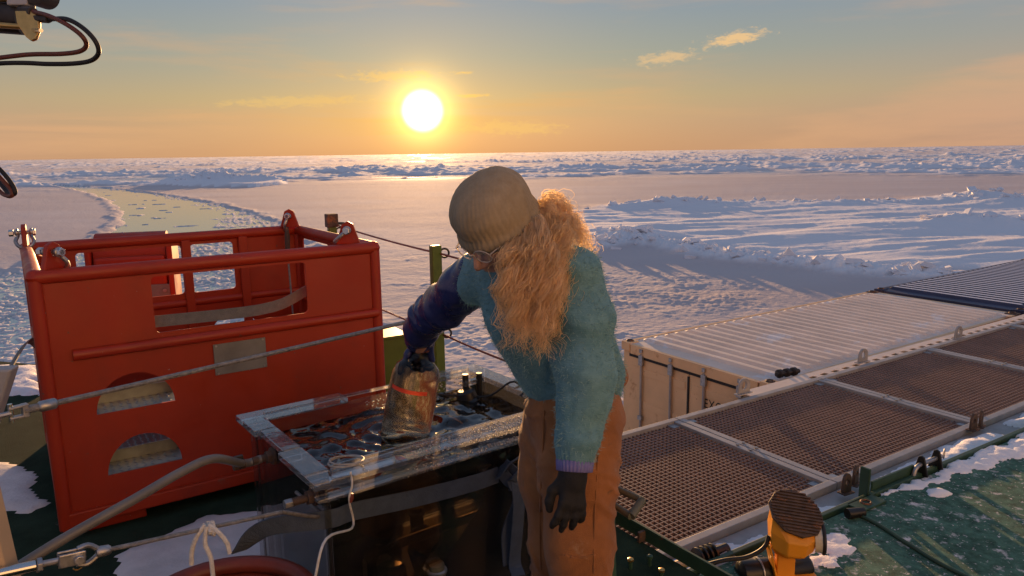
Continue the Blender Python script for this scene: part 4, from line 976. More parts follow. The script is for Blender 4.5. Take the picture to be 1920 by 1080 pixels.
# white rope lashing on it
kx = rp(392); lk = thing('rope_lashing', 'white speckled rope knotted round the lower wire rope', 'rope', tuple(kx))
for i, lp in enumerate(([(0, 0, 0.012), (0.012, -0.02, 0), (0, 0, -0.014), (-0.012, 0.02, 0), (0, 0, 0.013)], [(0.01, 0, 0.014), (0.02, -0.018, -0.004), (0.008, 0, -0.016), (-0.004, 0.016, 0.0), (0.01, 0, 0.014)],
     [(-0.004, -0.012, 0.016), (-0.025, -0.02, -0.015), (-0.04, -0.02, -0.05), (-0.045, -0.02, -0.09)], [(0.006, -0.012, 0.014), (0.03, -0.02, 0.0), (0.05, -0.02, -0.03), (0.055, -0.02, -0.06)],
     [(0.0, -0.014, 0.012), (-0.004, -0.022, -0.03), (0.008, -0.024, -0.07), (0.012, -0.03, -0.12), (0.03, -0.05, -0.2), (0.04, -0.06, -0.28)])):
    MB().tube(smooth_path(lp, 22), 0.0058, 8).build('turn', 'white_cord', lk, smooth=True)
# red-brown hose coil on the deck
cc = np.array([-0.80, 1.80, 0.0]); hc = thing('hose_coil', 'coiled red brown hose lying on a crate in front of the tank', 'hose', (cc[0], cc[1], 0.224))
for k, (rad, z, dx) in enumerate(((0.245, 0.0, 0), (0.195, 0.002, 0.006), (0.240, 0.049, 0.006), (0.190, 0.050, -0.006), (0.235, 0.098, 0.0), (0.236, 0.147, 0.006))):
    MB().ring((dx, dx * 0.5, z + 0.0255), (0.004 * (k % 3 - 1), 0.004, 1), rad, 0.0245, 56, 12).build('turn', 'red_hose', hc, smooth=True)
cr8 = thing('deck_crate', 'dark low crate under the hose coil', 'crate', (cc[0], cc[1], 0.0), R(30))
MB().box((0, 0, 0.112), (0.46, 0.40, 0.216)).build('body', 'dark_steel', cr8, bevel=0.01)
for x in (-0.2, 0.2): MB().box((x, 0, 0.11), (0.03, 0.42, 0.20)).build('batten', 'dark_green_paint', cr8, bevel=0.004)
# rusty cream post at the lower left edge
g0 = WD(-20, 1000, 1.62); t = thing('cream_post', 'cream painted rusty steel post at the lower left corner', 'post', (g0[0], g0[1], 0), R(12))
b = MB(); hh = WD(-2, 880, 1.62)[2]
b.add([(-0.10, -0.03, 0), (0.085, -0.03, 0), (0.02, -0.03, hh), (-0.10, -0.03, hh), (-0.10, 0.03, 0), (0.085, 0.03, 0), (0.02, 0.03, hh), (-0.10, 0.03, hh)], [(0, 1, 2, 3), (7, 6, 5, 4), (0, 4, 5, 1), (1, 5, 6, 2), (2, 6, 7, 3), (3, 7, 4, 0)])
b.build('post', 'beige_paint', t, bevel=0.005)
MB().box((0, 0, 0.006), (0.26, 0.14, 0.010)).build('foot_plate', 'beige_paint', t, bevel=0.002)

# ------------------------------------------------------------------ crane head and hoses, top left
c0 = WD(30, 30, 2.6)
cr = thing('crane_cylinder', 'dark hydraulic cylinder end of a crane hanging in the top left corner', 'crane part', tuple(c0))
def cp(px, py, d=2.6): return WD(px, py, d) - c0
ub = (cp(60, 30) - cp(0, 30)); ub /= np.linalg.norm(ub)
MB().tube([cp(-2600, -160, 2.3), cp(44, 36)], 0.054, 24).build('barrel', 'dark_steel', cr, smooth=True)
MB().tube([cp(-2600, -144, 2.26), cp(40, 50, 2.54)], 0.010, 10).build('side_pipe', 'brass', cr, smooth=True)
MB().tube([cp(-2600, -194, 2.33), cp(45, 0, 2.56)], 0.012, 10).build('side_pipe', 'brass', cr, smooth=True)
plate('end_plate', [[(-0.036, 0.03), (-0.03, -0.01), (0.0, -0.058), (0.018, -0.072), (0.034, -0.066), (0.045, -0.04), (0.046, 0.03)]], 0.014, 'brass', cr, cp(50, 38, 2.52), np.array(_rt), np.array(_up), bevel=0.003)
MB().cyl(cp(62, 56, 2.52), cp(77, 57, 2.40), 0.0065, 12).build('pin', 'chrome', cr)
MB().lathe(cp(88, -6, 2.62) - np.array([0, 0.04, 0]), (0, 1, 0), [(-0.05, 0.03), (-0.045, 0.043), (0.045, 0.043), (0.05, 0.03)], 24).build('roller', 'dark_steel', cr, smooth=True)
MB().tube([cp(40, 20, 2.55), cp(62, 22, 2.52)], 0.018, 6).build('hose_fitting', 'dark_steel', cr, bevel=0.002)
MB().tube([cp(64, 34, 2.53), cp(92, 36, 2.50)], 0.014, 6).build('hose_fitting', 'dark_steel', cr, bevel=0.002)
MB().box(cp(40, 6, 2.56), (0.07, 0.05, 0.03), (np.array(_rt), np.array(_fw), np.array(_up))).build('block', 'grey_steel', cr, bevel=0.004)
hp = smooth_path([WD(62, 22, 2.52), WD(92, 30, 2.48), WD(125, 46, 2.46), WD(152, 66, 2.46), WD(162, 84, 2.48), WD(150, 96, 2.5), WD(115, 101, 2.52), WD(60, 102, 2.54), WD(10, 107, 2.55), WD(-160, 128, 2.6), WD(-500, 120, 2.55), WD(-1200, 0, 2.45)], 80)
o = MB().tube(hp, 0.0078, 10).build('hydraulic_hose', 'brown_rubber', None, smooth=True, origin=hp[0]); o.location = hp[0]; tag(o, 'brown hydraulic hose making the inner loop under the crane cylinder', 'hose')
hp = smooth_path([WD(92, 36, 2.50), WD(125, 36, 2.46), WD(155, 52, 2.45), WD(178, 76, 2.45), WD(185, 98, 2.47), WD(172, 113, 2.5), WD(140, 119, 2.52), WD(90, 120, 2.54), WD(20, 118, 2.55), WD(-160, 124, 2.6), WD(-560, 100, 2.55), WD(-1300, -40, 2.45)], 80)
o = MB().tube(hp, 0.0078, 10).build('hydraulic_hose', 'black_rubber', None, smooth=True, origin=hp[0]); o.location = hp[0]; tag(o, 'black hydraulic hose making the outer loop under the crane cylinder', 'hose')
for k, (a, col, lab) in enumerate((((0, 0), 'black_rubber', 'black cable loop hanging at the left edge, upper of two'), ((-5, 10), 'brown_rubber', 'dark cable loop hanging at the left edge, lower of two'))):
    hp = smooth_path([WD(-1500, -150 + a[1], 2.5), WD(-700, 60 + a[1], 2.8), WD(-80, 250 + a[1], 2.9), WD(-20, 300 + a[1], 2.9), WD(6 + a[0], 324 + a[1], 2.9), WD(24 + a[0], 348 + a[1] * 0.6, 2.9), WD(28 + a[0], 362 + a[1] * 0.4, 2.9), WD(18 + a[0], 364 + a[1] * 0.3, 2.92), WD(2 + a[0], 346 + a[1], 2.95), WD(-40, 300 + a[1], 3.0), WD(-90, 260 + a[1], 3.0), WD(-700, 90 + a[1], 2.9), WD(-1500, -120 + a[1], 2.5)], 60)
    o = MB().tube(hp, 0.0085, 9).build('cable_loop', col, None, smooth=True, origin=hp[0]); o.location = hp[0]; tag(o, lab, 'cable')

# ------------------------------------------------------------------ containers
def container(org, ang, label, roofm, wallm, ribs, pitch, rib_h, doors, grp):
    L_, W_, Hc = 6.06, 2.44, 2.59
    t = thing('shipping_container', label, 'container', tuple(org), ang, grp)          # org: near left bottom corner; +x length, -y width
    # corrugated roof sheet
    V, Fq = [], []
    xs = [0.0]; zs = [0.0]; x = 0.28
    while x < L_ - 0.30:
        xs += [x, x + pitch * 0.16, x + pitch * 0.52, x + pitch * 0.68]; zs += [0, rib_h, rib_h, 0]; x += pitch
    xs.append(L_); zs.append(0.0); ys = [0, 0.06, 0.12, 0.18, W_ - 0.18, W_ - 0.12, W_ - 0.06, W_]; fade = [0, 0, 0.3, 1, 1, 0.3, 0, 0]
    for a, z in zip(xs, zs):
        for y, f in zip(ys, fade): V.append((a, -y, Hc - 0.012 + z * f))
    ny = len(ys)
    for i in range(len(xs) - 1):
        for j in range(ny - 1): Fq.append((i * ny + j, i * ny + j + 1, (i + 1) * ny + j + 1, (i + 1) * ny + j))
    MB().add(V, Fq).build('roof', roofm, t)
    for y in (-0.03, -W_ + 0.03): MB().box((L_ / 2, y, Hc - 0.05), (L_ - 0.36, 0.06, 0.09)).build('side_rail', wallm, t, bevel=0.004)
    MB().box((0.03, -W_ / 2, Hc - 0.075), (0.06, W_ - 0.36, 0.13)).build('door_header', wallm, t, bevel=0.006)
    MB().box((L_ - 0.03, -W_ / 2, Hc - 0.075), (0.06, W_ - 0.36, 0.13)).build('end_header', wallm, t, bevel=0.006)
    for x in (0.09, L_ - 0.09):
        for y in (-0.081, -W_ + 0.081):
            c_ = MB().box((x, y, Hc - 0.055), (0.176, 0.160, 0.118)).build('corner_casting', wallm if x < 1 else 'rusty_steel', t, bevel=0.006)
            MB().ring((x, y, Hc + 0.006), (0, 0, 1), 0.042, 0.014, 18, 6).build('casting_hole', 'rusty_steel', c_, smooth=True)
            MB().box((x, y, (Hc - 0.12) / 2), (0.12, 0.12, Hc - 0.13)).build('corner_post', wallm, t, bevel=0.006)
    for y, nm in ((-0.012, 'side_wall'), (-W_ + 0.012, 'side_wall')):
        b = MB(); k = 40; xx = np.linspace(0.16, L_ - 0.16, k * 4)
        vv = []
        for i, a in enumerate(xx): off_ = 0.0 if (i % 4) < 2 else (-0.03 if y > -1 else 0.03); vv += [(a, y + off_, 0.1), (a, y + off_, Hc - 0.1)]
        b.add(vv, [(2 * i, 2 * i + 2, 2 * i + 3, 2 * i + 1) for i in range(len(xx) - 1)]).build(nm, wallm, t)
    MB().box((L_ - 0.04, -W_ / 2, Hc / 2), (0.03, W_ - 0.28, Hc - 0.25)).build('end_wall', wallm, t)
    MB().box((L_ / 2, -W_ / 2, 0.08), (L_ - 0.2, W_ - 0.2, 0.14)).build('base_frame', 'dark_steel', t)
    if doors:
        for s_, y0 in ((0, -0.14), (1, -W_ / 2 - 0.006)):
            w_ = W_ / 2 - 0.146; zt = Hc - 0.15
            d = MB().box((0.045, y0 - w_ / 2, 0.14 + (zt - 0.14) / 2), (0.04, w_, zt - 0.14)).build('door', wallm, t, bevel=0.004)
            for k in range(5): MB().box((0.023, y0 - w_ / 2, 0.40 + k * 0.46), (0.012, w_ - 0.10, 0.10)).build('door_rib', wallm, d, bevel=0.004)
            for k, q in enumerate((0.24, 0.74)):
                yb = y0 - w_ * q
                lb = MB().cyl((0.0, yb, 0.12), (0.0, yb, Hc - 0.10), 0.017, 12).build('locking_bar', 'grey_steel', d, smooth=True)
                for z in (Hc - 0.19, 0.95, 1.6): MB().box((-0.006, yb, z), (0.035, 0.075, 0.14 if z > 2 else 0.06)).build('bar_keeper', 'galvanised', d, bevel=0.005)
                MB().box((-0.012, yb, Hc - 0.06), (0.02, 0.05, 0.05)).build('cam', 'galvanised', d, bevel=0.005)
        MB().box((0.018, -W_ / 2, Hc - 0.160), (0.016, W_ - 0.30, 0.040)).build('door_seal', 'black_rubber', t, bevel=0.004)
        MB().box((0.018, -W_ / 2, 1.20), (0.016, 0.030, 2.36)).build('door_seal', 'black_rubber', t, bevel=0.004)
        # stencilled letters on the right-hand door
        fc = bpy.data.curves.new('letters', 'FONT'); fc.body = 'EXC'; fc.size = 0.17; fc.space_character = 1.12; fc.extrude = 0.0008
        fo = bpy.data.objects.new('letters', fc); COL.objects.link(fo); dg = bpy.context.evaluated_depsgraph_get(); me = bpy.data.meshes.new_from_object(fo.evaluated_get(dg)); bpy.data.objects.remove(fo)
        me.materials.clear(); me.transform(Matrix(((0, 0, -1, 0.0225), (-0.78, 0, 0, LET[0]), (0, 1, 0, LET[1]), (0, 0, 0, 1))))
        finish('lettering', me, 'sign_black', t)
    return t
CA = R(33.7); CZ = -3.555
ce = np.array([math.cos(CA), math.sin(CA), 0]); _v = ray(1317, 764); _t = ((P1 - CAM) @ ce) / (_v @ ce); _q = CAM + _v * _t - np.array([P1[0], P1[1], CZ])
LET = (float(_q @ np.array([-ce[1], ce[0], 0])), float(_q[2]))     # where the letters start on the door face
c1 = np.array([P1[0], P1[1], CZ]); ce = np.array([math.cos(CA), math.sin(CA), 0]); cn = np.array([-ce[1], ce[0], 0])
container(c1, CA, 'cream shipping container with rust streaked doors and snow dusted ribbed roof', 'roof_paint', 'cream_paint', 27, 0.205, 0.036, True, 'containers on the main deck')
c2 = c1 + ce * 6.16 + np.array([0, 0, 0.02])
def lit_rib_navy():
    m = MATS['navy_roof_paint'].copy(); m.name = 'lit_rib_navy_roof'; MATS['lit_rib_navy_roof'] = m
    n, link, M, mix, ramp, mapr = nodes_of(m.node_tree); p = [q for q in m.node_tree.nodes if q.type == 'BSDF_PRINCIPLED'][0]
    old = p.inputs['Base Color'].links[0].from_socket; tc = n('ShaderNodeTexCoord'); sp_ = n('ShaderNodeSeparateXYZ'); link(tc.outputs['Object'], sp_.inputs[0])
    link(mix(mapr(sp_.outputs[2], 2.621, 2.626), old, (0.66, 0.66, 0.72)), p.inputs['Base Color'])     # paler rib tops painted in as light, so ribs stripe against dark sides
lit_rib_navy()
container(c2, CA, 'dark navy shipping container with closely ribbed roof at the far right', 'lit_rib_navy_roof', 'navy_roof_paint', 40, 0.20, 0.050, False, 'containers on the main deck')
# twist-lock on the near corner
p = c1 + ce * 0.25 - cn * 2.36 + Zu * 2.60
t = thing('twist_lock', 'dark twist lock lying on the near roof corner of the cream container', 'twist lock', tuple(p), CA)
for k in range(3): MB().lathe((0.10 * k, -0.02 * k, 0.055), (1, 0, 0), [(-0.03, 0.03), (-0.02, 0.05), (0.02, 0.05), (0.03, 0.03)], 14).build('knob', 'dark_steel', t, smooth=True)
MB().cyl((-0.06, 0.0, 0.055), (0.28, -0.05, 0.05), 0.025, 10).build('shaft', 'dark_steel', t)

# ------------------------------------------------------------------ grating platform
GZ = -0.85; GA = R(32.8); ge = np.array([math.cos(GA), math.sin(GA), 0]); gn = np.array([ge[1], -ge[0], 0])   # gn points to the right (nearer the green hatch)
G0 = WZ(1265, 787, GZ); GP, GW = 2.13, 1.66
gp_first = None
def grating_panel(i, label):
    o = G0 + ge * GP * i; t = thing('grating_panel', label, 'grating', tuple(o), GA, 'grating panels of the lower platform')
    # local: +x along the platform, -y to the right
    Lp, m_ = GP - 0.012, 0.062
    MB().bar((0, -m_ / 2, -0.012), (Lp, -m_ / 2, -0.012), m_, 0.07).build('frame_beam', 'grey_steel', t, bevel=0.004)
    MB().bar((0, -GW + m_ / 2, -0.012), (Lp, -GW + m_ / 2, -0.012), m_, 0.07).build('frame_beam', 'grey_steel', t, bevel=0.004)
    MB().bar((m_ / 2, -m_ - 0.001, -0.014), (m_ / 2, -GW + m_ + 0.001, -0.014), m_, 0.064).build('frame_beam', 'grey_steel', t, bevel=0.004)
    MB().bar((Lp - m_ / 2, -m_ - 0.001, -0.014), (Lp - m_ / 2, -GW + m_ + 0.001, -0.014), m_, 0.064).build('frame_beam', 'grey_steel', t, bevel=0.004)
    b = MB(); p_ = 0.045
    nx, ny = int((Lp - 2 * m_) / p_), int((GW - 2 * m_) / p_)
    for k in range(1, nx): x = m_ + (Lp - 2 * m_) * k / nx; b.box((x, -GW / 2, -0.022), (0.0085, GW - 2 * m_ - 0.002, 0.030))
    for k in range(1, ny): y = -m_ - (GW - 2 * m_) * k / ny; b.box((Lp / 2, y, -0.0225), (Lp - 2 * m_ - 0.002, 0.0085, 0.030))
    tag(b.build('mesh_bars', 'grating_plastic', t), kind='stuff')
    for x, y in ((0.10, -GW * 0.46), (0.10, -GW * 0.54), (Lp - 0.10, -GW * 0.46), (Lp - 0.10, -GW * 0.54)):
        MB().cyl((x - 0.07 if x < 1 else x + 0.07, y, 0.018), (x - 0.07 if x < 1 else x + 0.07, y, 0.030), 0.014, 6).build('bolt', 'galvanised', t)
    for x, y in ((0.10, -0.10), (Lp - 0.10, -0.10), (0.10, -GW + 0.10), (Lp - 0.10, -GW + 0.10)):
        MB().box((x, y, -0.004), (0.09, 0.09, 0.008)).build('corner_clip', 'galvanised', t, bevel=0.002)
    return t
for i, lab in ((-1, 'brown grating panel nearest the person and yellow lamp'), (0, 'second grating panel, beside the container doors'), (1, 'third grating panel from the person beside the container roof'), (2, 'grating panel cut by the right edge of the picture'), (3, 'farthest grating panel beyond the right edge')): grating_panel(i, lab)
# rack under the gratings
sheet('platform_rack', [G0 - ge * GP * 1.0, G0 + ge * GP * 4, G0 + ge * GP * 4 + gn * 2.4, G0 - ge * GP * 1.0 + gn * 2.4], GZ - 0.12, 1.6, 'rack_floor', 'dark rack carrying the grating panels')
# slotted channel on the container side
b = rr_rect(0, 0, GP * 3, 0.22, 0.004)
holes = [rr_rect(1.0 + k * 0.20, 0.07, 1.0 + k * 0.20 + 0.11, 0.13, 0.02) for k in range(26)]
o = G0 + ge * GP * 0.55
t = thing('slotted_channel', 'grey slotted steel channel between container and gratings', 'channel', tuple(o), GA)
plate('web', [b] + holes, 0.012, 'roof_paint', t, (0, 0.02, -0.03), X_, Y_)
MB().box((GP * 1.5, 0.11, -0.085), (GP * 3, 0.20, 0.02)).build('backing', 'dark_steel', t)
def lug(px, py, label, w=0.17, h=0.16, z=GZ + 0.024, m='grey_steel', rot=GA, grp='lifting lugs on the platform edge'):
    p = WZ(px, py, z)
    t = thing('lifting_lug', label, 'lug', tuple(p), rot, grp)
    k = 18; a = np.linspace(0, math.pi, k)
    outl = [(-w / 2, 0), (w / 2, 0)] + [(w / 2 * math.cos(q) * (1.0 if q < 1.57 else 0.92), h * 0.5 + h * 0.5 * math.sin(q)) for q in a]
    hole = [(0.22 * w * math.cos(q), h * 0.55 + 0.25 * w * math.sin(q)) for q in np.linspace(0, 2 * math.pi, 16)[:-1]]
    plate('eye_plate', [outl, hole], 0.022, m, t, (0, 0, 0), X_, Z_, bevel=0.003)
    MB().box((0, 0, 0.004), (w * 1.25, 0.07, 0.010)).build('weld_pad', m, t, bevel=0.003)
    return t
lug(1394, 738, 'grey lifting lug in front of the cream container corner')
lug(1617, 679, 'grey lifting lug at the middle of the container roof edge')
lug(1796, 634, 'grey lifting lug on the platform edge near the right')
for k, (x, y, lab) in enumerate(((1586, 924, 'rusty eye plate beside the green upright tab'), (1603, 908, 'rusty eye plate between gratings and green tab'), (1824, 806, 'rusty eye plate at the far corner of the third panel, left of two'), (1838, 800, 'rusty eye plate at the far corner of the third panel, right of two'))):
    lug(x, y, lab, 0.085, 0.15, GZ + 0.02, 'rusty_steel', GA + (0.25 if k % 2 else -0.1), 'rusty eye plates by the hatch coaming')

# ------------------------------------------------------------------ green hatch, coaming and snow
HZ = -0.72
he = np.array([math.cos(R(31.9)), math.sin(R(31.9)), 0]); hn = np.array([he[1], -he[0], 0])
H0 = WZ(1590, 948, HZ)
sheet('hatch_cover', [H0 - he * 5 + hn * 0.04, H0 + he * 9 + hn * 0.04, H0 + he * 9 + hn * 6, H0 - he * 5 + hn * 6], HZ, 0.10, 'hatch_green', 'green gritty hatch cover dusted with snow')
def hl(a, b, z=0.0): return H0 + he * a + hn * b + Zu * z
t = thing('hatch_coaming', 'dark green steel coaming along the edge of the hatch', 'coaming', tuple(H0))
MB().bar(hl(-5, 0, -0.05), hl(9, 0, -0.05), 0.035, 0.14).build('edge_bar', 'dark_green_paint', t, bevel=0.005, origin=H0)
for a, l_ in ((0.55, 0.5), (2.9, 0.8)): MB().bar(hl(a - l_ / 2, -0.03, 0.03), hl(a + l_ / 2, -0.03, 0.03), 0.018, 0.10).build('web_plate', 'dark_green_paint', t, bevel=0.004, origin=H0)
MB().bar(hl(0.22, -0.03, -0.02), hl(0.22, -0.03, 0.20), 0.07, 0.02, he).build('upright_tab', 'dark_green_paint', t, bevel=0.004, origin=H0)
MB().bar(hl(-0.02, 0.06, 0.012), hl(0.24, 0.06, 0.012), 0.12, 0.016).build('foot_plate', 'dark_green_paint', t, bevel=0.004, origin=H0)
MB().ring(hl(0.10, 0.06, 0.022), (0, 0, 1), 0.03, 0.008, 20, 6).build('plate_hole', 'rusty_steel', t, smooth=True, origin=H0)
# locking pin with triangular plates
pk = hl(0.95, 0.0, 0.06)
t = thing('locking_pin', 'steel pin with bent handle through two black triangular plates on the coaming', 'pin', tuple(pk))
for a in (-0.10, 0.10):
    q = he * a
    plate('cheek_plate', [[(-0.055, -0.06), (0.055, -0.06), (0.02, 0.075), (0.0, 0.085), (-0.02, 0.075)]], 0.018, 'tank_black', t, q, hn, Z_, bevel=0.003)
MB().tube(smooth_path([he * 0.16 + Zu * 0.02, he * 0.0 + Zu * 0.02, he * -0.12 + Zu * 0.02, he * -0.17 + Zu * 0.0, he * -0.19 - Zu * 0.05, he * -0.19 - Zu * 0.12], 18), 0.016, 10).build('pin', 'galvanised', t, smooth=True)
MB().ring(he * 0.20 + Zu * 0.03, hn + he * 0.4, 0.035, 0.005, 20, 6).build('pull_ring', 'galvanised', t, smooth=True)
# seam cord across the hatch
q = smooth_path([WZ(1592, 958, HZ + 0.012), WZ(1640, 980, HZ + 0.012), WZ(1700, 1018, HZ + 0.012), WZ(1760, 1055, HZ + 0.012), WZ(1850, 1100, HZ + 0.012)], 30)
o = MB().tube(q, 0.012, 8).build('seam_bead', 'dark_green_paint', None, smooth=True, origin=q[0]); o.location = q[0]; tag(o, 'raised dark green bead crossing the hatch cover', 'bead')
o = MB().tube([hl(-0.16, 0.10, 0.03), hl(-0.05, 0.14, 0.03)], [0.035, 0.03], 12).build('hatch_bumper', 'tank_black', None, smooth=True, origin=hl(-0.16, 0.1, 0.0)); o.location = hl(-0.16, 0.1, 0.0); tag(o, 'short black rubber bumper at the hatch corner', 'bumper')
# snow between gratings and coaming, on the hatch and its edges
gr = G0 + gn * (GW + 0.01)
def gs(a, b): return gr + ge * a + gn * b
sheet('ledge', [gs(-3.2, 0.0), gs(9, 0.0), gs(9, 0.9), gs(-3.2, 0.9)], GZ - 0.03, 0.08, 'grey_steel', 'steel ledge between gratings and hatch')
wd = float((H0 - gr) @ gn)
tag(snow_patch([gs(0.15, 0.10), gs(1.2, 0.02), gs(2.05, 0.05), gs(2.1, wd), gs(0.9, wd), gs(0.35, wd)], GZ - 0.028, 0.075, 0.025, 0.10, 0.04, seed=11), 'smooth snow strip between the second grating and the coaming')
tag(snow_patch([gs(2.35, 0.05), gs(4.5, 0.02), gs(7, 0.02), gs(7, wd + 0.2), gs(2.5, wd)], GZ - 0.028, 0.09, 0.035, 0.10, 0.04, seed=12), 'smooth snow strip beside the far gratings')
tag(snow_patch([gs(-2.2, 0.05), gs(-0.9, 0.10), gs(-0.25, 0.12), gs(-0.2, wd - 0.02), gs(-1.4, wd), gs(-2.2, wd)], GZ - 0.028, 0.04, 0.02, 0.14, 0.12, seed=13), 'lumpy snow on the ledge left of the yellow lamp')
tag(snow_patch([hl(0.35, 0.03), hl(1.1, 0.03), hl(2.4, 0.03), hl(5, 0.03), hl(5, 0.9), hl(3.1, 0.55), hl(2.2, 0.35), hl(1.4, 0.22), hl(0.6, 0.12)], HZ + 0.002, 0.045, 0.02, 0.22, 0.09, seed=14), 'snow drift lying along the inner side of the coaming')
tag(snow_patch(pz(HZ, (1510, 1010), (1575, 990), (1600, 1030), (1560, 1060), (1500, 1060)), HZ + 0.002, 0.012, 0.015, 0.10, 0.16, seed=15), 'thin broken snow crust on the hatch beside the yellow lamp')
tag(snow_patch(pz(HZ, (1735, 918), (1760, 914), (1785, 926), (1765, 935), (1742, 930)), HZ + 0.002, 0.03, 0.015, 0.05, 0.02, seed=17), 'small lone snow lump on the green hatch')

# ------------------------------------------------------------------ yellow deck lamp
LP = WZ(1468, 1072, HZ); sL = np.linalg.norm(WD(1, 0, 1) - WD(0, 0, 1)) 
dL = float((LP - CAM) @ _fw); px2m = dL / F_PX
lp = thing('deck_lamp', 'yellow deck floodlight with dark ribbed back plate standing in the snow', 'lamp', tuple(LP))
def lq(px, py, back=0.0): return WD(px, py, dL - 0.05 + back) - LP
axl = np.array([0.10, -0.12, 1.0]); axl /= np.linalg.norm(axl)
top_c = lq(1492, 962); tn = np.array([0.16, -0.50, 0.85]); tn /= np.linalg.norm(tn)
# eight-sided housing tapering down
def ngon(c, nrm, r_, k=8, ph=0.3, sx=1.0):
    u = np.cross(nrm, (0, 1.0, 0)); u /= np.linalg.norm(u); w = np.cross(nrm, u)
    return [c + (u * math.cos(2 * math.pi * i / k + ph) * sx + w * math.sin(2 * math.pi * i / k + ph)) * r_ for i in range(k)]
rT = 47 * px2m
rings = [ngon(top_c - tn * 0.012, tn, rT * 0.98), ngon(lq(1486, 992), np.array([0.1, -0.2, 1.0]) / 1.025, rT * 0.98), ngon(lq(1482, 1022), np.array([0.05, -0.1, 1.0]), rT * 0.86), ngon(lq(1478, 1034), np.array([0, 0, 1.0]), rT * 0.60)]
b = MB(); V = sum(rings, []); b.add(V, [(i * 8 + k, i * 8 + (k + 1) % 8, i * 8 + 8 + (k + 1) % 8, i * 8 + 8 + k) for i in range(3) for k in range(8)] + [tuple(range(8)), tuple(24 + k for k in range(8))[::-1]])
b.build('housing', 'yellow_paint', lp, bevel=0.006)
bp_ = MB().lathe(top_c - tn * 0.008, tn, [(0, rT * 1.04), (0.004, rT * 1.10), (0.014, rT * 1.10), (0.018, rT * 1.05)], 10).build('back_plate', 'rusty_steel', lp, bevel=0.002)
u = np.cross(tn, (0, 1.0, 0)); u /= np.linalg.norm(u); w = np.cross(tn, u)
for k in range(-6, 7):
    y = k / 6.8 * rT; hw = math.sqrt(max(0.0, (rT * 1.05) ** 2 - y * y)) * 0.96
    MB().bar(top_c + tn * 0.014 + w * y - u * hw, top_c + tn * 0.014 + w * y + u * hw, 0.008, 0.012, tn).build('cooling_rib', 'rusty_steel', bp_)
MB().lathe(lq(1540, 1010, -0.02), (1.0, -0.25, 0.05), [(-0.04, rT * 0.52), (0.0, rT * 0.55), (0.012, rT * 0.55), (0.02, rT * 0.4)], 20).build('lens', 'lens_glass', lp, smooth=True)
MB().ring(lq(1540, 1010, -0.02) + np.array([0.008, 0, 0]), (1.0, -0.25, 0.05), rT * 0.56, 0.010, 24, 8).build('lens_rim', 'dark_steel', lp, smooth=True)
MB().bar(lq(1472, 1036), lq(1470, 1085), 0.10, 0.05, (0, 1, 0)).build('pedestal', 'yellow_paint', lp, bevel=0.006)
MB().bar(lq(1440, 1020), lq(1452, 1078), 0.012, 0.08, (0, 1, 0)).build('bracket_arm', 'yellow_paint', lp, bevel=0.004)
MB().bar(lq(1420, 1080), lq(1530, 1080), 0.16, 0.012, (0, 0, 1)).build('base_plate', 'yellow_paint', lp, bevel=0.003)
q = smooth_path([lq(1442, 1004), lq(1436, 1022), lq(1420, 1036), lq(1395, 1046), lq(1360, 1050), lq(1320, 1060)], 24)
MB().tube(q, 0.012, 9).build('cable', 'black_rubber', lp, smooth=True)
# odds and ends at the bottom of the picture
p = WZ(1345, 1062, HZ - 0.05); t = thing('round_lid', 'pale round lid lying in the snow left of the yellow lamp', 'lid', tuple(p))
MB().lathe((0, 0, 0.02), (0.05, -0.15, 1), [(0, 0.105), (0.012, 0.115), (0.03, 0.115), (0.038, 0.105), (0.036, 0.09), (0.030, 0.02)], 28).build('disc', 'grey_steel', t, smooth=True)
MB().ring((0.0, 0.0, 0.055), (0.05, -0.15, 1), 0.098, 0.010, 30, 8).build('rim', 'rusty_steel', t, smooth=True)
p = WZ(1308, 1062, HZ - 0.05); t = thing('bellows_joint', 'black rubber bellows on a snowy pipe beside the round lid', 'pipe joint', tuple(p), R(25))
for k in range(4): MB().lathe((k * 0.035, 0, 0.05), (1, 0, 0.0), [(-0.018, 0.03), (-0.006, 0.062), (0.006, 0.062), (0.018, 0.03)], 18).build('fold', 'tank_black', t, smooth=True)
MB().cyl((-0.45, 0.02, 0.02), (0.0, 0, 0.05), 0.028, 12).build('pipe', 'beige_paint', t)
MB().cyl((0.10, 0, 0.05), (0.22, 0.01, 0.05), 0.035, 12).build('pipe_end', 'tank_black', t)
p = WZ(1390, 1082, HZ - 0.02); t = thing('black_drum', 'black cylinder with wire bands at the bottom edge below the lamp', 'cylinder', tuple(p), R(8))
MB().lathe((0, 0, 0.02), (1, 0, 0.0), [(-0.02, 0.05), (0.0, 0.075), (0.38, 0.075), (0.40, 0.06)], 20).build('drum', 'tank_black', t, smooth=True)
for x in (0.10, 0.24): MB().ring((x, 0, 0.02), (1, 0, 0), 0.078, 0.006, 24, 6).build('band', 'galvanised', t, smooth=True)
for k, (x, y) in enumerate(((1182, 1052), (1218, 1046), (1240, 1072))):
    p = WZ(x, y + 14, -0.0); 
    t = thing('deck_bolt', ('short green bolt post at the deck edge, nearest the shovel', 'short green bolt post at the deck edge, middle of three', 'short green bolt post at the deck edge, farthest right')[k], 'bolt', (p[0], p[1], 0.0), 0, 'bolt posts on the deck edge')
    MB().cyl((0, 0, 0.0), (0, 0, 0.036), 0.008, 8).build('shank', 'dark_green_paint', t)
    MB().lathe((0, 0, 0.030), (0, 0, 1), [(0, 0.009), (0.003, 0.013), (0.011, 0.013), (0.015, 0.007)], 6).build('nut', 'brass' if k != 1 else 'dark_green_paint', t, smooth=True)

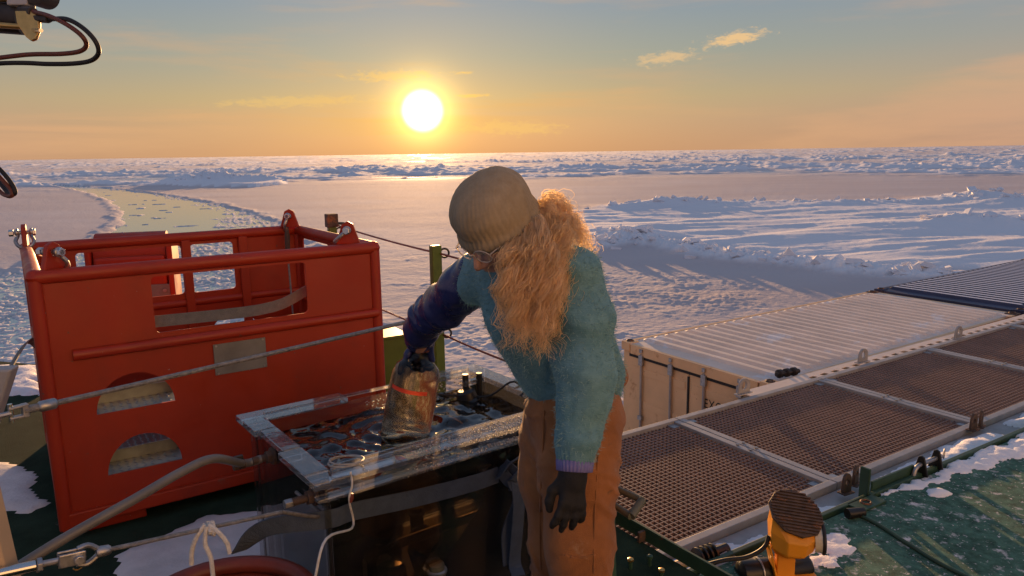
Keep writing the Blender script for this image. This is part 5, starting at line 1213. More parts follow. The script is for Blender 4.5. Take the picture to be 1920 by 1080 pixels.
# ------------------------------------------------------------------ shovel standing behind the leg
s0 = WD(1150, 1130, 2.10); s1 = WD(1141, 905, 2.10)
sh = thing('shovel', 'dark green shovel with D handle standing behind the brown trousers', 'shovel', (s0[0], s0[1], 0.0))
so = np.array([s0[0], s0[1], 0.0])
MB().tube([np.array([s0[0], s0[1], 0.10]), s1], 0.017, 12).build('shaft', 'dark_green_paint', sh, smooth=True, origin=so)
g1, g2, g3, g4 = WD(1137, 908, 2.10), WD(1204, 938, 2.02), WD(1183, 968, 1.98), WD(1140, 940, 2.06)
for a, b_, nm, r_ in ((g1, g2, 'handle_arm', 0.010), (g2, g3, 'hand_grip', 0.0125), (g3, g4, 'handle_arm', 0.010)): MB().tube([a, (a + b_) / 2, b_], [r_, r_ * 0.92, r_], 10).build(nm, 'olive_plastic', sh, smooth=True, origin=so)
MB().tube([WD(1150, 930, 2.08), WD(1143, 936, 2.08)], 0.008, 8).build('handle_brace', 'olive_plastic', sh, origin=so)
b = MB(); 
for i, (w_, z, y) in enumerate(((0.10, 0.30, 0.02), (0.24, 0.27, 0.0), (0.27, 0.12, -0.02), (0.26, 0.006, -0.06))): b.v += [(-w_ / 2, y, z), (0, y + 0.03, z), (w_ / 2, y, z)]
for i in range(3):
    for j in range(2): b.f.append((i * 3 + j, i * 3 + j + 1, i * 3 + 4 + j, i * 3 + 3 + j))
o = b.build('blade', 'galvanised', sh); m_ = o.modifiers.new('s', 'SOLIDIFY'); m_.thickness = 0.004

# ------------------------------------------------------------------ person (distance-field bodies, one continuous skin each)
def seg_df(P, a, b, ra, rb):
    a, b = np.asarray(a, float), np.asarray(b, float); d = b - a; L2 = max(d @ d, 1e-12)
    t = np.clip(((P - a) @ d) / L2, 0, 1); q = P - a - t[..., None] * d
    return np.sqrt((q * q).sum(-1)) - (ra + (rb - ra) * t)
def ell_df(P, c, ax, r):
    """ellipsoid, ax rows = axes"""
    q = (P - np.asarray(c, float)) @ np.asarray(ax, float).T; r = np.asarray(r, float)
    k0 = np.sqrt(((q / r) ** 2).sum(-1)); k1 = np.sqrt(((q / (r * r)) ** 2).sum(-1)); return k0 * (k0 - 1) / np.maximum(k1, 1e-9)
def smin(a, b, k): h = np.clip(0.5 + 0.5 * (b - a) / k, 0, 1); return b * (1 - h) + a * h - k * h * (1 - h)
def smax(a, b, k): return -smin(-a, -b, k)
def chain(P, pts, k=0.03):
    d = None
    for (a, ra), (b, rb) in zip(pts[:-1], pts[1:]):
        e = seg_df(P, a, b, ra, rb); d = e if d is None else smin(d, e, k)
    return d
def surface_nets(fn, lo, hi, h):
    lo, hi = np.asarray(lo, float), np.asarray(hi, float); n = np.ceil((hi - lo) / h).astype(int) + 1
    gx, gy, gz = [lo[i] + h * np.arange(n[i]) for i in range(3)]
    Fv = np.empty(n, np.float32)
    for i in range(n[0]):
        Y, Z = np.meshgrid(gy, gz, indexing='ij'); Fv[i] = fn(np.stack([np.full(Y.shape, gx[i]), Y, Z], -1))
    S = Fv < 0
    cnt = np.zeros(n - 1, int)
    for i in (0, 1):
        for j in (0, 1):
            for k in (0, 1): cnt += S[i:n[0] - 1 + i, j:n[1] - 1 + j, k:n[2] - 1 + k]
    act = np.argwhere((cnt > 0) & (cnt < 8)); idm = np.full(n - 1, -1); idm[tuple(act.T)] = np.arange(len(act))
    acc = np.zeros((len(act), 3)); w = np.zeros(len(act))
    corners = [(i, j, k) for i in (0, 1) for j in (0, 1) for k in (0, 1)]
    for a in corners:
        for ax in range(3):
            if a[ax]: continue
            b = list(a); b[ax] = 1
            fa = Fv[tuple((act + a).T)]; fb = Fv[tuple((act + b).T)]; x = (fa < 0) != (fb < 0)
            t = np.where(x, fa / np.where(x, fa - fb, 1), 0); p = act + np.asarray(a, float); p = p.astype(float); p[:, ax] += t
            acc[x] += p[x]; w[x] += 1
    V = lo + h * acc / w[:, None]
    Fc = []
    for ax in range(3):
        u, v = (ax + 1) % 3, (ax + 2) % 3
        sl = [slice(1, n[i] - 1) for i in range(3)]; sl[ax] = slice(0, n[ax] - 1); s2 = list(sl); s2[ax] = slice(1, n[ax])
        A, B = S[tuple(sl)], S[tuple(s2)]; e = np.argwhere(A != B) + [0 if i == ax else 1 for i in range(3)]
        du = np.zeros(3, int); du[u] = 1; dv = np.zeros(3, int); dv[v] = 1
        q = np.stack([idm[tuple((e - du - dv).T)], idm[tuple((e - dv).T)], idm[tuple(e.T)], idm[tuple((e - du).T)]], -1)
        fl = ~S[tuple(e.T)]; q[fl] = q[fl][:, ::-1]; Fc.append(q)
    Fc = np.vstack(Fc); Fc = Fc[(Fc >= 0).all(1)]
    return V, Fc
def relax(V, Fq, it=2, lam=0.5):
    for _ in range(it):
        s = np.zeros_like(V); c = np.zeros(len(V))
        for k in range(4):
            a, b = Fq[:, k], Fq[:, (k + 1) % 4]
            np.add.at(s, a, V[b]); np.add.at(s, b, V[a]); np.add.at(c, a, 1); np.add.at(c, b, 1)
        V = V * (1 - lam) + lam * s / np.maximum(c, 1)[:, None]
    return V
def vnormals(V, Fq):
    nrm = np.cross(V[Fq[:, 2]] - V[Fq[:, 0]], V[Fq[:, 3]] - V[Fq[:, 1]]); N = np.zeros_like(V)
    for k in range(4): np.add.at(N, Fq[:, k], nrm)
    return N / (np.linalg.norm(N, axis=1)[:, None] + 1e-12)
def df_object(name, fn, pts, pad, h, m, parent, origin, it=2, disp=None):
    P = np.asarray(pts, float); V, Fq = surface_nets(fn, P.min(0) - pad, P.max(0) + pad, h); V = relax(V, Fq, it)
    if disp is not None: N = vnormals(V, Fq); V = V + N * disp(V, N)[:, None]
    b = MB(); b.v = (V - origin).tolist(); b.f = Fq.tolist()
    me = bpy.data.meshes.new(name); me.from_pydata(b.v, [], b.f); me.materials.append(MATS[m])
    me.polygons.foreach_set('use_smooth', np.ones(len(me.polygons), bool))
    o = bpy.data.objects.new(name, me); COL.objects.link(o)
    if parent is not None: o.parent = parent
    return o, V, Fq
def n3(V, s, o=3, seed=0.0):       # cheap 3-D noise from three planes
    return (fbm2(V[:, 0] / s + seed, V[:, 1] / s + 3.1, o) + fbm2(V[:, 1] / s + seed, V[:, 2] / s + 7.7, o) + fbm2(V[:, 2] / s - seed, V[:, 0] / s + 1.3, o)) / 1.8

mat('skin', (0.50, 0.27, 0.19), 0.5, var=0.12, vscale=30, bump=0.05, bscale=200)
mat('canvas', (0.28, 0.108, 0.033), 0.85, var=0.22, vscale=12, bump=0.35, bscale=320, wear=[((0.34, 0.20, 0.11), 7.0, 0.60, 0.1), ((0.16, 0.075, 0.035), 9.0, 0.64, 0.08)], sheen=0.15)
mat('black_glove', (0.008, 0.008, 0.009), 0.75, var=0.3, vscale=40, bump=0.3, bscale=260)
mat('navy_glove', (0.020, 0.028, 0.11), 0.28, var=0.05, vscale=5, bump=0.06, bscale=40, rvar=0.1)
mat('lavender_cuff', (0.15, 0.14, 0.34), 0.8, var=0.1)
mat('boot', (0.03, 0.028, 0.026), 0.6, var=0.2)
mat('glasses_frame', (0.72, 0.62, 0.52), 0.25, trans=0.3)
clear_mat('glasses_lens', (0.97, 0.97, 0.96), 0.02, 1.5, 0.35)

def wool(name, base, hi, wave, vertical, sheen):
    m = bpy.data.materials.new(name); m.use_nodes = True; MATS[name] = m
    n, link, M, mix, ramp, mapr = nodes_of(m.node_tree); p = m.node_tree.nodes['Principled BSDF']
    tc = n('ShaderNodeTexCoord')
    a = n('ShaderNodeTexNoise', i_Scale=38.0, i_Detail=6.0, i_Roughness=0.7); link(tc.outputs['Object'], a.inputs['Vector'])
    b = n('ShaderNodeTexNoise', i_Scale=7.0, i_Detail=3.0); link(tc.outputs['Object'], b.inputs['Vector'])
    c1_ = ramp(M('ADD', M('MULTIPLY', a.outputs[0], 0.6), M('MULTIPLY', b.outputs[0], 0.4)), [(0.34, base), (0.66, hi)])
    link(c1_, p.inputs['Base Color']); p.inputs['Roughness'].default_value = 0.95; p.inputs['Specular IOR Level'].default_value = 0.1
    p.inputs['Sheen Weight'].default_value = sheen; p.inputs['Sheen Roughness'].default_value = 0.35; p.inputs['Sheen Tint'].default_value = (*[min(1, v * 2.2 + 0.1) for v in hi], 1)
    st_ = n('ShaderNodeMapping'); link(tc.outputs['Object'], st_.inputs[0]); st_.inputs['Scale'].default_value = vertical
    w = n('ShaderNodeTexWave', wave_type='BANDS', bands_direction='Z' if vertical[2] >= vertical[0] else 'X'); w.inputs['Scale'].default_value = wave; w.inputs['Distortion'].default_value = 2.5; w.inputs['Detail'].default_value = 2.0; w.inputs['Detail Scale'].default_value = 4.0
    link(st_.outputs[0], w.inputs['Vector'])
    bp = n('ShaderNodeBump', i_Strength=0.4, i_Distance=0.003); link(M('ADD', M('MULTIPLY', w.outputs[1] if len(w.outputs) > 1 else w.outputs[0], 0.18), a.outputs[0]), bp.inputs['Height']); link(bp.outputs[0], p.inputs['Normal'])
wool('mohair', (0.08, 0.185, 0.215), (0.16, 0.305, 0.345), 60.0, (1, 1, 1), 0.55)
wool('beanie_knit', (0.24, 0.19, 0.125), (0.34, 0.28, 0.20), 30.0, (1, 1, 0.3), 0.35)
def hair_mat(name, c_, tr, w_):
    m = bpy.data.materials.new(name); m.use_nodes = True; t = m.node_tree; t.nodes.clear(); MATS[name] = m
    n, link, M, mix, ramp, mapr = nodes_of(t); out = n('ShaderNodeOutputMaterial')
    tc = n('ShaderNodeTexCoord'); x = n('ShaderNodeTexNoise', i_Scale=22.0, i_Detail=4.0); link(tc.outputs['Object'], x.inputs['Vector'])
    lo = tuple(v * 0.68 for v in c_); cc_ = ramp(x.outputs[0], [(0.35, lo), (0.65, c_)])
    d = n('ShaderNodeBsdfDiffuse'); link(cc_, d.inputs[0]); tl = n('ShaderNodeBsdfTranslucent'); tl.inputs[0].default_value = (*tr, 1)
    g_ = n('ShaderNodeBsdfGlossy'); g_.inputs[0].default_value = (0.9, 0.66, 0.4, 1); g_.inputs['Roughness'].default_value = 0.4
    m1 = n('ShaderNodeMixShader'); m1.inputs[0].default_value = w_; link(d.outputs[0], m1.inputs[1]); link(tl.outputs[0], m1.inputs[2])
    m2 = n('ShaderNodeMixShader'); m2.inputs[0].default_value = 0.12; link(m1.outputs[0], m2.inputs[1]); link(g_.outputs[0], m2.inputs[2]); link(m2.outputs[0], out.inputs[0])
hair_mat('blond_hair', (0.88, 0.63, 0.39), (1.0, 0.76, 0.44), 0.55)
hair_mat('hair_mass', (0.62, 0.39, 0.20), (0.8, 0.5, 0.22), 0.3)
mat('mohair_fuzz', (0.24, 0.38, 0.36), 0.9, spec=0.1)

rt, up, bk_ = np.array(_rt), np.array(_up), -np.array(_fw)
def cv(a, b, c): return rt * a + up * b + bk_ * c            # vector in picture axes: right, up, towards the lens
# joints (photo pixel, depth)
pelvis = WD(1080, 745, 2.06); waist = WD(1058, 670, 2.04); chest = WD(1005, 560, 1.99); upper = WD(985, 500, 1.99); neckb = WD(972, 462, 1.985)
shL = WD(1070, 520, 1.90); elL = WD(1094, 690, 1.86); wrL = WD(1080, 850, 1.80)
shR = WD(905, 515, 2.10); elR = WD(818, 590, 2.32); wrR = WD(786, 650, 2.55)
hipL = WD(1085, 770, 1.99); hipR = WD(1052, 772, 2.14); knL = WD(1082, 1010, 1.95); knR = WD(1042, 1000, 2.12)
anL = np.array([knL[0] + 0.02, knL[1] + 0.02, 0.09]); anR = np.array([knR[0] + 0.02, knR[1] + 0.06, 0.09])
U_h = cv(-0.40, 0.67, 0.63); U_h /= np.linalg.norm(U_h); F_h = cv(-0.50, -0.79, 0.36); F_h -= U_h * (F_h @ U_h); F_h /= np.linalg.norm(F_h); L_h = np.cross(U_h, F_h)
HA = np.stack([F_h, L_h, U_h]); hc_ = WD(931, 421, 1.90)
def hp_(f, l, u): return hc_ + F_h * f + L_h * l + U_h * u
base = np.array([pelvis[0], pelvis[1], 0.0])

def head_df(P):
    d = ell_df(P, hp_(-0.008, 0, 0.022), HA, (0.096, 0.076, 0.098))
    d = smin(d, ell_df(P, hp_(0.030, 0, -0.045), HA, (0.066, 0.060, 0.078)), 0.03)          # face
    d = smin(d, seg_df(P, hp_(0.066, 0, -0.112), hp_(0.035, 0, -0.105), 0.020, 0.030), 0.025)  # chin
    for s in (-1, 1):
        d = smin(d, seg_df(P, hp_(0.055, 0.018 * s, -0.108), hp_(-0.005, 0.052 * s, -0.062), 0.016, 0.020), 0.02)   # jaw
        d = smin(d, ell_df(P, hp_(0.066, 0.040 * s, -0.036), HA, (0.022, 0.024, 0.018)), 0.018)   # cheek
        d = smax(d, -ell_df(P, hp_(0.104, 0.032 * s, 0.000), HA, (0.018, 0.020, 0.013)), 0.012)  # eye socket
        d = smin(d, ell_df(P, hp_(0.081, 0.032 * s, -0.001), HA, (0.012, 0.013, 0.010)), 0.004)  # eye
        d = smin(d, seg_df(P, hp_(0.092, 0.012 * s, 0.020), hp_(0.082, 0.048 * s, 0.017), 0.008, 0.007), 0.012)  # brow
        d = smin(d, ell_df(P, hp_(-0.004, 0.079 * s, -0.015), HA, (0.020, 0.008, 0.030)), 0.008)  # ear
        d = smin(d, ell_df(P, hp_(0.100, 0.013 * s, -0.046), HA, (0.011, 0.009, 0.008)), 0.008)   # nostril wing
    d = smin(d, seg_df(P, hp_(0.090, 0, 0.008), hp_(0.117, 0, -0.040), 0.008, 0.011), 0.012)     # nose
    d = smin(d, seg_df(P, hp_(0.090, -0.020, -0.073), hp_(0.090, 0.020, -0.073), 0.0065, 0.0065), 0.006)
    d = smin(d, seg_df(P, hp_(0.086, -0.018, -0.086), hp_(0.086, 0.018, -0.086), 0.0075, 0.0075), 0.006)
    return d
def body_df(P):
    d = chain(P, [(pelvis, 0.095), (waist, 0.088), (chest, 0.095), (upper, 0.085)], 0.06)
    d = smin(d, seg_df(P, shL, shR, 0.045, 0.045), 0.05)
    d = smin(d, chain(P, [(upper, 0.055), (neckb, 0.050), (hp_(-0.03, 0, -0.075), 0.046)], 0.03), 0.04)
    d = smin(d, head_df(P), 0.02)
    d = smin(d, chain(P, [(shL, 0.048), (elL, 0.036), (wrL, 0.026), (wrL + (wrL - elL) * 0.25, 0.02)], 0.02), 0.03)
    d = smin(d, chain(P, [(shR, 0.044), (elR, 0.034), (wrR, 0.025)], 0.02), 0.03)
    for h, k, a in ((hipL, knL, anL), (hipR, knR, anR)): d = smin(d, chain(P, [(h, 0.072), (k, 0.048), (a, 0.034), (a + np.array([-0.12, 0, -0.04]), 0.03)], 0.03), 0.05)
    return d
person, _, _ = df_object('person', body_df, [pelvis, shL, shR, wrL, wrR, hp_(0.13, 0, -0.13), hp_(0, 0, 0.13), anL, anR, knL, WD(1078, 900, 1.79)], 0.13, 0.0065, 'skin', None, base, 2)
person.location = base
tag(person, 'person in knitted beanie and teal sweater bending over the tank holding the bottle', 'person')

# sweater -----------------------------------------------------------
def sweater_df(P):
    d = chain(P, [(WD(1080, 716, 2.06), 0.128), (waist, 0.128), (WD(1020, 590, 2.0), 0.138), (WD(985, 520, 1.99), 0.122)], 0.06)
    d = smin(d, seg_df(P, WD(1062, 512, 1.93), WD(912, 520, 2.08), 0.078, 0.070), 0.05)
    d = smin(d, seg_df(P, neckb, WD(965, 448, 1.97), 0.075, 0.062), 0.05)
    arm = chain(P, [(WD(1066, 520, 1.90), 0.082), (WD(1090, 600, 1.87), 0.076), (WD(1095, 690, 1.85), 0.069), (WD(1094, 760, 1.83), 0.062), (WD(1080, 835, 1.80), 0.050), (WD(1079, 858, 1.795), 0.043)], 0.03)
    d = smin(d, arm, 0.022)
    d = smin(d, seg_df(P, WD(905, 520, 2.10), WD(882, 540, 2.15), 0.066, 0.055), 0.03)
    # open hem below and open cuffs stay closed: cut flat under the waistband
    nv = np.array([-0.05, 0, -1.0]); pl = (P - WD(1080, 762, 2.06)) @ nv
    tr_ = smax(d, pl, 0.012)
    return smin(tr_, arm, 0.012)
def sw_disp(V, N):
    f = 0.013 * n3(V, 0.16, 2) + 0.010 * np.sin((V[:, 2] * 1.0 + 0.4 * V[:, 0]) * 46 + 4 * n3(V, 0.2, 2)) * sstep(n3(V, 0.25, 2, 5.0), -0.1, 0.4)
    return f + 0.0022 * n3(V, 0.012, 2, 9.0)
sweater, SV, SF = df_object('sweater', sweater_df, [pelvis, shL, WD(870, 520, 2.1), WD(1080, 880, 1.79), WD(1145, 600, 1.9), WD(960, 430, 1.97), WD(1100, 740, 2.2), waist], 0.16, 0.0075, 'mohair', person, base, 3, sw_disp)
# ribbed hem and cuff
def rib_band(name, a, b, ra, rb, k, m, depth=0.0035, sx=1.0):
    a, b = np.asarray(a, float), np.asarray(b, float); ax = b - a; L_ = np.linalg.norm(ax); ax /= L_
    u = np.cross(ax, bk_); u /= np.linalg.norm(u); w = np.cross(ax, u); mb = MB(); n_ = k * 4; v = []
    lv = [(0, ra * 0.93), (0.06, ra), (0.94, rb), (1.0, rb * 0.93)]
    for t_, r_ in lv:
        for i in range(n_):
            q = 2 * math.pi * i / n_; rr_ = r_ + depth * math.cos(k * q); v.append(a + ax * L_ * t_ + (u * math.cos(q) * sx + w * math.sin(q)) * rr_ - base)
    mb.add(v, [(i * n_ + j, i * n_ + (j + 1) % n_, (i + 1) * n_ + (j + 1) % n_, (i + 1) * n_ + j) for i in range(3) for j in range(n_)] + [tuple(range(n_))[::-1], tuple(3 * n_ + j for j in range(n_))])
    return mb.build(name, m, sweater if m == 'mohair' else person, smooth='all')
rib_band('cuff', WD(1080, 828, 1.80), WD(1078, 866, 1.795), 0.050, 0.042, 26, 'mohair')
rib_band('glove_lining', WD(1078, 862, 1.795), WD(1077, 884, 1.79), 0.045, 0.043, 30, 'lavender_cuff', 0.0015)
# stray mohair fibres
def fuzz(V, Fq, count, ln):
    N = vnormals(V, Fq); idx = RNG.choice(len(V), count); v, f = [], []
    d = N[idx] + RNG.normal(0, 0.75, (count, 3)); d /= np.linalg.norm(d, axis=1)[:, None]; sd_ = np.cross(d, RNG.normal(size=(count, 3))); sd_ /= np.linalg.norm(sd_, axis=1)[:, None]
    L_ = ln * RNG.uniform(0.4, 1.2, count)[:, None]; p0 = V[idx] - base - N[idx] * 0.001; mid = p0 + d * L_ * 0.55 + sd_ * L_ * 0.12; end = p0 + d * L_ + sd_ * L_ * 0.4; w = 0.00045
    VV = np.stack([p0 - sd_ * w, p0 + sd_ * w, mid + sd_ * w, mid - sd_ * w, end], 1).reshape(-1, 3); k = np.arange(count)[:, None] * 5
    q = (k + np.array([[0, 1, 2, 3]])).tolist(); t3 = (k + np.array([[3, 2, 4]])).tolist()
    b = MB(); b.v = VV.tolist(); b.f = q + t3
    me = bpy.data.meshes.new('fuzz'); me.from_pydata(b.v, [], b.f); me.materials.append(MATS['mohair_fuzz']); o = bpy.data.objects.new('fuzz', me); COL.objects.link(o); o.parent = sweater
    return tag(o, kind='stuff')
fuzz(SV, SF, 16000, 0.014)

# trousers ------------------------------------------------------------
def trouser_df(P):
    d = chain(P, [(WD(1075, 725, 2.06), 0.118), (WD(1072, 775, 2.05), 0.128)], 0.05)
    d = smin(d, chain(P, [(WD(1092, 790, 2.00), 0.108), (WD(1085, 900, 1.97), 0.098), (WD(1085, 1010, 1.95), 0.086), (anL + np.array([0, 0, 0.25]), 0.078), (anL + np.array([0, 0, 0.02]), 0.080)], 0.04), 0.05)
    d = smin(d, chain(P, [(WD(1045, 790, 2.14), 0.104), (WD(1040, 900, 2.13), 0.094), (WD(1050, 1010, 2.12), 0.084), (anR + np.array([0, 0, 0.25]), 0.078), (anR + np.array([0, 0, 0.02]), 0.080)], 0.04), 0.04)
    return d
def tr_disp(V, N):
    fold = 1 - np.abs(fbm2((V[:, 2] + 0.55 * V[:, 0] + 0.3 * V[:, 1]) / 0.085 + 1.5 * n3(V, 0.25, 2), (V[:, 0] - 0.4 * V[:, 2]) / 0.24, 2)) * 4.5
    return 0.011 * n3(V, 0.14, 2, 2.0) + 0.009 * np.clip(fold, 0, 1) ** 1.5 * sstep(n3(V, 0.22, 2, 6.0), -0.25, 0.25) + 0.0014 * n3(V, 0.02, 2)
df_object('trousers', trouser_df, [WD(1075, 700, 2.06), anL + np.array([0, 0, -0.06]), anR, WD(960, 760, 2.1), WD(1190, 760, 2.0), WD(1080, 800, 1.9), WD(1050, 800, 2.3)], 0.12, 0.0085, 'canvas', person, base, 3, tr_disp)
# stitched seams laid on the cloth
def on_trousers(px, py):
    lo_, hi_ = 1.6, 2.1
    for d_ in np.linspace(1.6, 2.2, 121):
        if trouser_df(WD(px, py, d_)[None])[0] < 0.004: return WD(px, py, d_)
    return None
for path in ([(1122, 758), (1124, 820), (1120, 880), (1116, 950), (1114, 1020), (1113, 1075)], [(1118, 852), (1090, 858), (1060, 856), (1032, 846)], [(1116, 1040), (1085, 1046), (1055, 1040)], [(1020, 770), (1018, 840), (1014, 920), (1012, 1000), (1014, 1070)], [(1040, 762), (1062, 790), (1100, 800), (1120, 790)]):
    q = [on_trousers(*p) for p in smooth_path([(a, b, 0) for a, b in path], 22)[:, :2]]; q = [p - base for p in q if p is not None]
    if len(q) > 4: MB().tube(q, 0.0028, 6).build('seam', 'canvas', person, smooth=True)
# hip pocket and jacket flap standing off behind the hip
pkp = smooth_path([WD(1150, 668, 2.09), WD(1176, 684, 2.08), WD(1184, 712, 2.07), WD(1166, 736, 2.06)], 10)
b = MB(); 
for q in pkp: b.v += [tuple(q - base), tuple(WD(1130, PXL(q)[1] + 8, 2.05) - base)]
b.f = [(2 * i, 2 * i + 1, 2 * i + 3, 2 * i + 2) for i in range(len(pkp) - 1)]
o = b.build('pocket_flap', 'canvas', person, smooth='all'); md = o.modifiers.new('s', 'SOLIDIFY'); md.thickness = 0.022
md = o.modifiers.new('sub', 'SUBSURF'); md.levels = 2; md.render_levels = 2
for an in (anL, anR):
    df_object('boot', lambda P, an=an: smin(chain(P, [(an + np.array([0, 0, 0.10]), 0.055), (an + np.array([0, 0, -0.03]), 0.055)], 0.02), smax(chain(P, [(an + np.array([0.04, 0, -0.03]), 0.052), (an + np.array([-0.17, 0, -0.045]), 0.045)], 0.03), -(P[..., 2] - 0.006), 0.01), 0.03), [an + np.array([-0.18, 0, -0.08]), an + np.array([0.05, 0, 0.1])], 0.08, 0.010, 'boot', person, base, 2)

# beanie ---------------------------------------------------------------
def beanie():
    nt, nu = 132, 30; v = []
    for j in range(nu + 1):
        s = j / nu
        for i in range(nt):
            a = 2 * math.pi * i / nt; cf, sl_ = math.cos(a), math.sin(a)
            if s < 0.22:                                   # turned-up brim
                q = s / 0.22; r_ = 1.0 + 0.055 * math.sin(math.pi * min(1, q * 1.15)) ; zz = -0.034 + 0.048 * q
            else:
                q = (s - 0.22) / 0.78; ph = q * math.pi / 2; r_ = math.cos(ph) ** 0.80 * (1.0 + 0.07 * math.sin(math.pi * q)); zz = 0.014 + 0.112 * math.sin(ph) ** 0.95
            rib = (0.0022 * math.cos(44 * a) if s < 0.22 else 0.0013 * math.cos(44 * a) * (1 - q)) + 0.004 * float(noise2(np.array(cf * 2 + s * 3), np.array(sl_ * 2)))
            f = cf * (0.112 * r_ + rib) - 0.010; l = sl_ * (0.099 * r_ + rib)
            tilt = 0.016 * cf                              # higher at the brow, lower at the nape
            v.append(hp_(f - 0.012 * max(0, zz - 0.05) / 0.08, l, zz + 0.012 + tilt * (1 - s)) - base)
    fcs = [(j * nt + i, j * nt + (i + 1) % nt, (j + 1) * nt + (i + 1) % nt, (j + 1) * nt + i) for j in range(nu) for i in range(nt)] + [tuple(range(nt))[::-1]]
    return MB().add(v, fcs).build('beanie', 'beanie_knit', person, smooth='all')
beanie()
# glasses
gl_ = MB()
for s in (-1, 1): gl_.tube([hp_(0.113 - 0.010 * abs(0.033 * s + 0.026 * math.cos(a)) / 0.06, 0.033 * s + 0.026 * math.cos(a), -0.003 + 0.020 * math.sin(a)) - base for a in np.linspace(0, 2 * math.pi, 25)[:-1]], 0.0015, 6, closed=True)
gl_.tube([hp_(0.114, -0.008, 0.002) - base, hp_(0.117, 0, 0.004) - base, hp_(0.114, 0.008, 0.002) - base], 0.002, 6)
for s in (-1, 1): gl_.tube([hp_(0.104, 0.060 * s, 0.006) - base, hp_(0.05, 0.076 * s, 0.004) - base, hp_(-0.01, 0.083 * s, 0.0) - base], 0.002, 6)
go = gl_.build('glasses', 'glasses_frame', person, smooth=True)
for s in (-1, 1):
    b = MB(); b.add([hp_(0.1125 - 0.010 * abs(0.033 * s + 0.025 * math.cos(a)) / 0.06, 0.033 * s + 0.025 * math.cos(a), -0.003 + 0.019 * math.sin(a)) - base for a in np.linspace(0, 2 * math.pi, 25)[:-1]], [tuple(range(24))]); b.build('lens', 'glasses_lens', go)
b = MB()
for s in (-1, 1): b.lathe(hp_(0.0905, 0.032 * s, -0.001) - base, F_h, [(0, 0.0045), (0.0016, 0.004), (0.002, 0.002)], 12)
b.build('eyes', 'tank_black', person)

# gloves ---------------------------------------------------------------
def hand_df(P, wr, dv, nv, sv, curl, spread, s=1.0, thumb=(0.9, 0.2)):
    """wr wrist, dv along the fingers, nv out of the palm, sv towards the thumb side; unit vectors"""
    def at(a, b, c): return wr + dv * a * s + sv * b * s + nv * c * s
    d = chain(P, [(at(-0.02, 0, 0), 0.031 * s), (at(0.03, 0, 0), 0.030 * s)], 0.02)
    for b in (-0.026, -0.009, 0.009, 0.026): d = smin(d, seg_df(P, at(0.02, b * 0.7, 0), at(0.085, b * 1.05, 0.0), 0.016 * s, 0.0135 * s), 0.014)
    for i, (b, l) in enumerate(((0.030, 0.072), (0.011, 0.080), (-0.010, 0.075), (-0.029, 0.058))):
        c = curl[i]; p = at(0.085, b, 0.0); seg = (0.46, 0.31, 0.23); ang = 0.0; rad = 0.0112 * s; prev = p
        for k, q in enumerate(seg):
            ang += c * (0.8, 1.1, 0.8)[k]; stp = (dv * math.cos(ang) + nv * math.sin(ang) + sv * spread * (1.5 - i) * math.cos(ang)) * l * q * s; nx_ = prev + stp
            e = seg_df(P, prev, nx_, rad, rad * 0.92); d = smin(d, e, 0.007); prev = nx_; rad *= 0.94
    t0, t1 = at(0.018, 0.026, 0.006), at(0.052, 0.026 + 0.034 * thumb[0], 0.014 + 0.02 * thumb[1]); t2 = t1 + (dv * 0.030 + sv * 0.006 * thumb[0] + nv * 0.014 * thumb[1]) * s; t3 = t2 + (dv * 0.022 - sv * 0.004 + nv * 0.014 * thumb[1]) * s
    return smin(d, chain(P, [(t0, 0.016 * s), (t1, 0.0135 * s), (t2, 0.012 * s), (t3, 0.0105 * s)], 0.01), 0.012)
def unit(v): return v / np.linalg.norm(v)
wl_ = WD(1075, 886, 1.785); dvl = unit(WD(1072, 975, 1.76) - wl_); svl = unit(cv(-0.95, 0.0, 0.35) - dvl * (cv(-0.95, 0, 0.35) @ dvl)); nvl = np.cross(dvl, svl)
if nvl @ bk_ > 0: nvl = -nvl       # palm turned away from the lens
def gl_df(P): return smin(hand_df(P, wl_, dvl, nvl, svl, (0.30, 0.26, 0.30, 0.38), 0.16, 0.86, (0.75, 0.5)), seg_df(P, WD(1077, 872, 1.79), wl_, 0.036, 0.031), 0.02)
df_object('work_glove', gl_df, [WD(1077, 866, 1.79), wl_ + dvl * 0.16 + svl * 0.07, wl_ + dvl * 0.16 - svl * 0.07, wl_ + nvl * 0.08, wl_ - nvl * 0.05], 0.05, 0.0032, 'black_glove', person, base, 1, lambda V, N: 0.0012 * n3(V, 0.02, 2))
# long navy gauntlet with its hand closed round the bottle neck
wr_ = WD(786, 642, 2.57); dvr = unit(bt1 + bax * 0.012 - wr_); nvr = unit(cv(-0.35, -0.05, 0.85) - dvr * (cv(-0.35, -0.05, 0.85) @ dvr)); svr = np.cross(nvr, dvr)
if svr @ rt > 0: svr = -svr
wr2 = wr_ - nvr * 0.030 + dvr * 0.0
def ga_df(P):
    d = chain(P, [(WD(892, 512, 2.11), 0.062), (WD(868, 540, 2.17), 0.068), (WD(835, 572, 2.28), 0.064), (WD(806, 592, 2.38), 0.060), (WD(790, 618, 2.48), 0.055), (wr_ - dvr * 0.015, 0.043), (wr2, 0.034)], 0.03)
    return smin(d, hand_df(P, wr2, dvr, nvr, svr, (0.85, 0.85, 0.85, 0.85), 0.0, 1.0, (0.35, 1.6)), 0.02)
def ga_disp(V, N):
    t_ = (V - WD(892, 512, 2.11)) @ unit(wr_ - WD(892, 512, 2.11)); w_ = sstep(t_, -0.05, 0.05) * sstep(t_, 0.42, 0.34)
    return w_ * (0.006 * np.sin(t_ * 70 + 5 * n3(V, 0.10, 2)) * sstep(n3(V, 0.12, 2, 3.0), -0.25, 0.3) + 0.007 * n3(V, 0.06, 2, 1.0))
